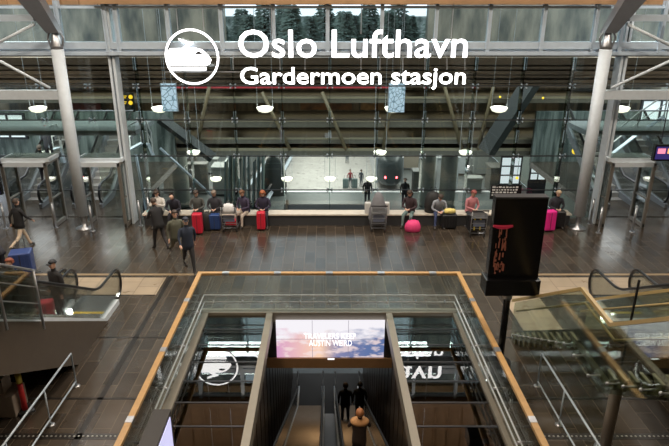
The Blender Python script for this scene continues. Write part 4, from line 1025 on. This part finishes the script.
# central shaft
def down_rider(label, x, Y, **k):
    zz = -(Y-5.4)*9/15.6; n_ = int(15.6/.4); kk = int((Y-5.4)/(15.6/n_)); z0 = -9*kk/n_
    return person(label, 0, 0, 'stand', loc=Vector((x, Y, z0)), **k)
down_rider('person seen from behind with orange scarf hood riding down nearest the camera', .83, 11.7, rz=PI, top=(.05, .035, .03), hair=(.36, .14, .05), arms='face')
tag(MB().lathe((.83, 11.7, -3.46+1.43), [(.13, -.06), (.22, -.04), (.235, .02), (.17, .07), (.09, .10)], 20, 1, .75).build('scarf', mat('tan_scarf', (.52, .27, .11), .8, 0, .3, 20)), 'thick tan scarf round the shoulders of the nearest rider going down', 'scarf')
down_rider('dark clad rider farther down the right descending escalator, the left one', .72, 17.9, rz=PI, top=BLACK, hair=(.05, .03, .02))
down_rider('dark clad rider farther down the right descending escalator, the right one', 1.3, 18.6, rz=PI, top=(.012, .012, .014), hair=(.015, .012, .01))
# people far below and behind glass
for px, py, rz, top, lb in ((361, 187, 2.5, (.05, .06, .08), 'dark figure standing on the platform right of the luggage group'), (350, 187, .4, (.35, .06, .07), 'figure in a red jacket among suitcases on the platform'), (347, 163, 0, (.06, .06, .07), 'small dark figure at the far end of the platform')):
    person(lb, px, py, 'stand', rz=rz, z=-9, top=top, leg=(.1, .12, .14), coat=False)
suitcase('grey suitcase left of the red jacketed platform figure', 345.5, 188, (.14, .2, .2), .9, .55, .35, 0, z=-9)
suitcase('grey suitcase right of the red jacketed platform figure', 354.5, 188, (.12, .18, .18), .9, .55, .35, 0, z=-9)
person('dark silhouette on the escalator behind the far left portal', 0, 0, 'stand', loc=Vector((EX[0]+.1, 23.6, .42)), top=BLACK, coat=True, rz=PI, arms='lap')
person('second dark silhouette on the escalator behind the far left portal', 0, 0, 'stand', loc=Vector((EX[0]-.05, 24.7, 1.02)), top=(.03, .03, .035), hair=(.2, .05, .04), rz=PI, arms='lap')
for px, py, lb in ((404, 207, 'tall black figure behind the glass right of the cart'), (367, 206, 'dark figure behind the glass left of the cart')):
    p = at(px, py, z=-9); person(lb, px, py, 'stand', z=-9, top=BLACK, scale=1.5, coat=True)
# ------------------------------------------------------------------ luggage on the floor
suitcase('tall red suitcase standing in front of the bench', 198.5, 234, (.60, .02, .05), .72, .34, .26, 0)
bag('black shoulder bag hanging low between the red and blue suitcases', 207.5, 230, (.02, .02, .02), .4, .3, .7, name='black_bag')
suitcase('small blue suitcase in front of the bench', 215.5, 230, (.03, .07, .22), .55, .38, .26, 0)
cart('luggage cart with a white bag on top, beside the navy jacketed sitter', 231.5, 229, PI)
bag('crumpled white bag on top of the left luggage cart', 0, 0, (.75, .75, .76), .42, .28, .34, loc=Vector((at(231.5, 229, z=0).x, at(231.5, 229, z=0).y-.38, .765)), name='white_bag')
bx_ = at(231.5, 229, z=0); o = MB().box(-.19, -.14, 0, .19, .14, .2).bevel(.03).build('red_case', mat('case_red', (.6, .03, .05), .4)); o.location = (bx_.x, bx_.y+.05, .165); tag(o, 'small red case lying on the bottom of the left luggage cart', 'suitcase')
suitcase('slim red suitcase before the red haired sitter', 261.5, 230, (.66, .02, .05), .64, .30, .24, 0)
bag('turquoise bag on the floor at the left end of the bench', 150.5, 223, (.30, .55, .55), .36, .25, .5, name='turquoise_bag')
bag('brown bag carried by the black jacketed person before the bench', 154.5, 240, (.22, .16, .08), .3, .2, .35, z=.45, name='shoulder_bag') if 0 else None
cart('luggage cart under grey covered luggage in the middle of the bench', 377.5, 229, PI)
p = at(377.5, 229, z=0)
o = MB().lathe((0, 0, 0), [(.26, 0), (.34, .25), (.32, .6), (.20, .95), (.13, 1.15), (.04, 1.22)], 16, 1, .75).build('grey_cover', fab('grey_cloth', (.20, .20, .215))); o.location = (p.x, p.y+.05, .17); tag(o, 'tall grey cloth covered luggage piled on the middle cart', 'luggage')
for s in (-1, 1):
    o = MB().box(-.11, -.1, 0, .11, .1, .42).bevel(.03).build('white_box', mat('off_white_box', (.68, .68, .66), .6)); o.location = (p.x+s*.34, p.y+.42, .46+.001); tag(o, 'off white box on the bench to the '+('left' if s < 0 else 'right')+' of the grey covered luggage', 'box')
bag('bright pink bag on the floor before the black haired sitter', 412.5, 231, (.85, .06, .22), .52, .4, .42, name='pink_bag')
bag('big black backpack on the bench left of the hunched sitter', 431.5, 213, (.012, .013, .015), .55, .4, .8, loc=Vector((at(432, 210, Y=20.2).x, 20.2, .46)), name='backpack', cat='backpack')
suitcase('black case with a yellow bag on it, right of the hunched sitter', 448, 228, (.015, .015, .017), .50, .55, .35, 0, handle=.05)
bag('small yellow bag lying on the black case', 0, 0, (.80, .66, .22), .42, .25, .16, loc=Vector((at(448, 228, z=0).x, at(448, 228, z=0).y-.02, .60)), name='yellow_bag')
cart('luggage cart holding the black bag with yellow stripes', 475, 234, PI)
p = at(475, 234, z=0)
o = MB().box(-.32, -.2, 0, .32, .2, .62).bevel(.08, 3).build('duffel_bag', mat('case_01_01_01', (.015, .015, .017), .6)); o.location = (p.x, p.y+.02, .17)
for s in (-.1, .1): MB().box(s-.025, -.215, .05, s+.025, -.205, .58).build('yellow_stripe', mat('yellow_stripe', (.8, .62, .05), .6), o)
tag(o, 'black duffel bag with two yellow stripes on the right cart', 'bag')
suitcase('hot pink suitcase before the right column', 547.5, 231, (.85, .03, .30), .72, .42, .28, .15)
suitcase('black suitcase beside the hot pink suitcase', 558.5, 228, (.02, .02, .022), .60, .34, .26, 0)
# bollard and pale block under the left escalator
p = at(25.5, 411, z=0)
t = thing('traffic_bollard', 'red traffic bollard with a yellow band under the left escalator', 'bollard', (p.x, p.y, 0))
MB().lathe((0, 0, 0), [(.17, 0), (.17, .04), (.07, .05)], 4, 1.2, 1.2).build('base', dark, t)
MB().lathe((0, 0, .05), [(.055, 0), (.05, .62)], 14).build('post', mat('bollard_red', (.75, .04, .04), .4), t)
MB().lathe((0, 0, .67), [(.056, 0), (.056, .18)], 14).build('yellow_band', mat('bollard_yellow', (.75, .6, .08), .4), t)
p, q = at(-6, 402, Y=9.3), at(20, 388, Y=9.3)
o = MB().box(p.x-.8, 9.3, 0.0, q.x-.2, 9.8, .48).bevel(.02).box(p.x-.5, 9.4, .48, q.x-.4, 9.7, .8).build('machine_foot', mat('greyish_tan_plinth', (.36, .29, .23), .5)); tag(o, 'pale tan machine foot in the dark under the left escalator', 'plinth')
# ================================================================== LIGHT
w = bpy.data.worlds.new('sky'); bpy.context.scene.world = w; w.use_nodes = True
w.node_tree.nodes['Background'].inputs[0].default_value = (.66, .78, .92, 1); w.node_tree.nodes['Background'].inputs[1].default_value = 2.0
def area(loc, size, power, col=(1, .88, .74), rot=(0, 0, 0), sy=None):
    d = bpy.data.lights.new('ceiling_and_fill_light', 'AREA'); d.shape = 'RECTANGLE'; d.size = size; d.size_y = sy or size; d.energy = power; d.color = col
    o = bpy.data.objects.new('ceiling_and_fill_light', d); C.objects.link(o); o.location = loc; o.rotation_euler = rot
for x in (-11, -3.7, 3.7, 11):
    for y in (0, 7, 14): area((x, y, 12.7), .9, 520 if y == 14 else {-3.7: 420, 3.7: 110, -11: 110, 11: 50}[x] if y else (110 if x < 0 else 50), (1, .88, .74) if y == 14 else (1, .80, .58))
for x in (-10, 0, 10): area((x, 18.5, 12.6), 1.6, 480, (1, .95, .88))
for x in (-13, -5, 4, 13): area((x, 26, 9.5), 3, 520, (.9, .97, 1))  # unseen fill lights added above the void behind the glass
for x in (-12, 0, 12): area((x, 60, -.6), 6, 3000, (1, .99, .96), sy=22)
for x in (-10, 0, 10): [area((x, 31.8, z_), 9, 32, (1, .88, .70), sy=.6) for z_ in (3.6, 2.6, 1.6, .95)]  # unseen strips added under the slabs to brighten the concourse
area((.1, 20, -1), 1.5, 60, (1, .7, .4))
for x in (-12.5, -9, 12.5): area((x, 24, 2.5), 2.0, 50, (.95, 1, .98))  # fill lights added under the galleries to brighten the lobbies
for x in (-12, 12): area((x, 25, 6.5), 1.5, 60, (.95, 1, 1))  # more added fill, above the gallery decks
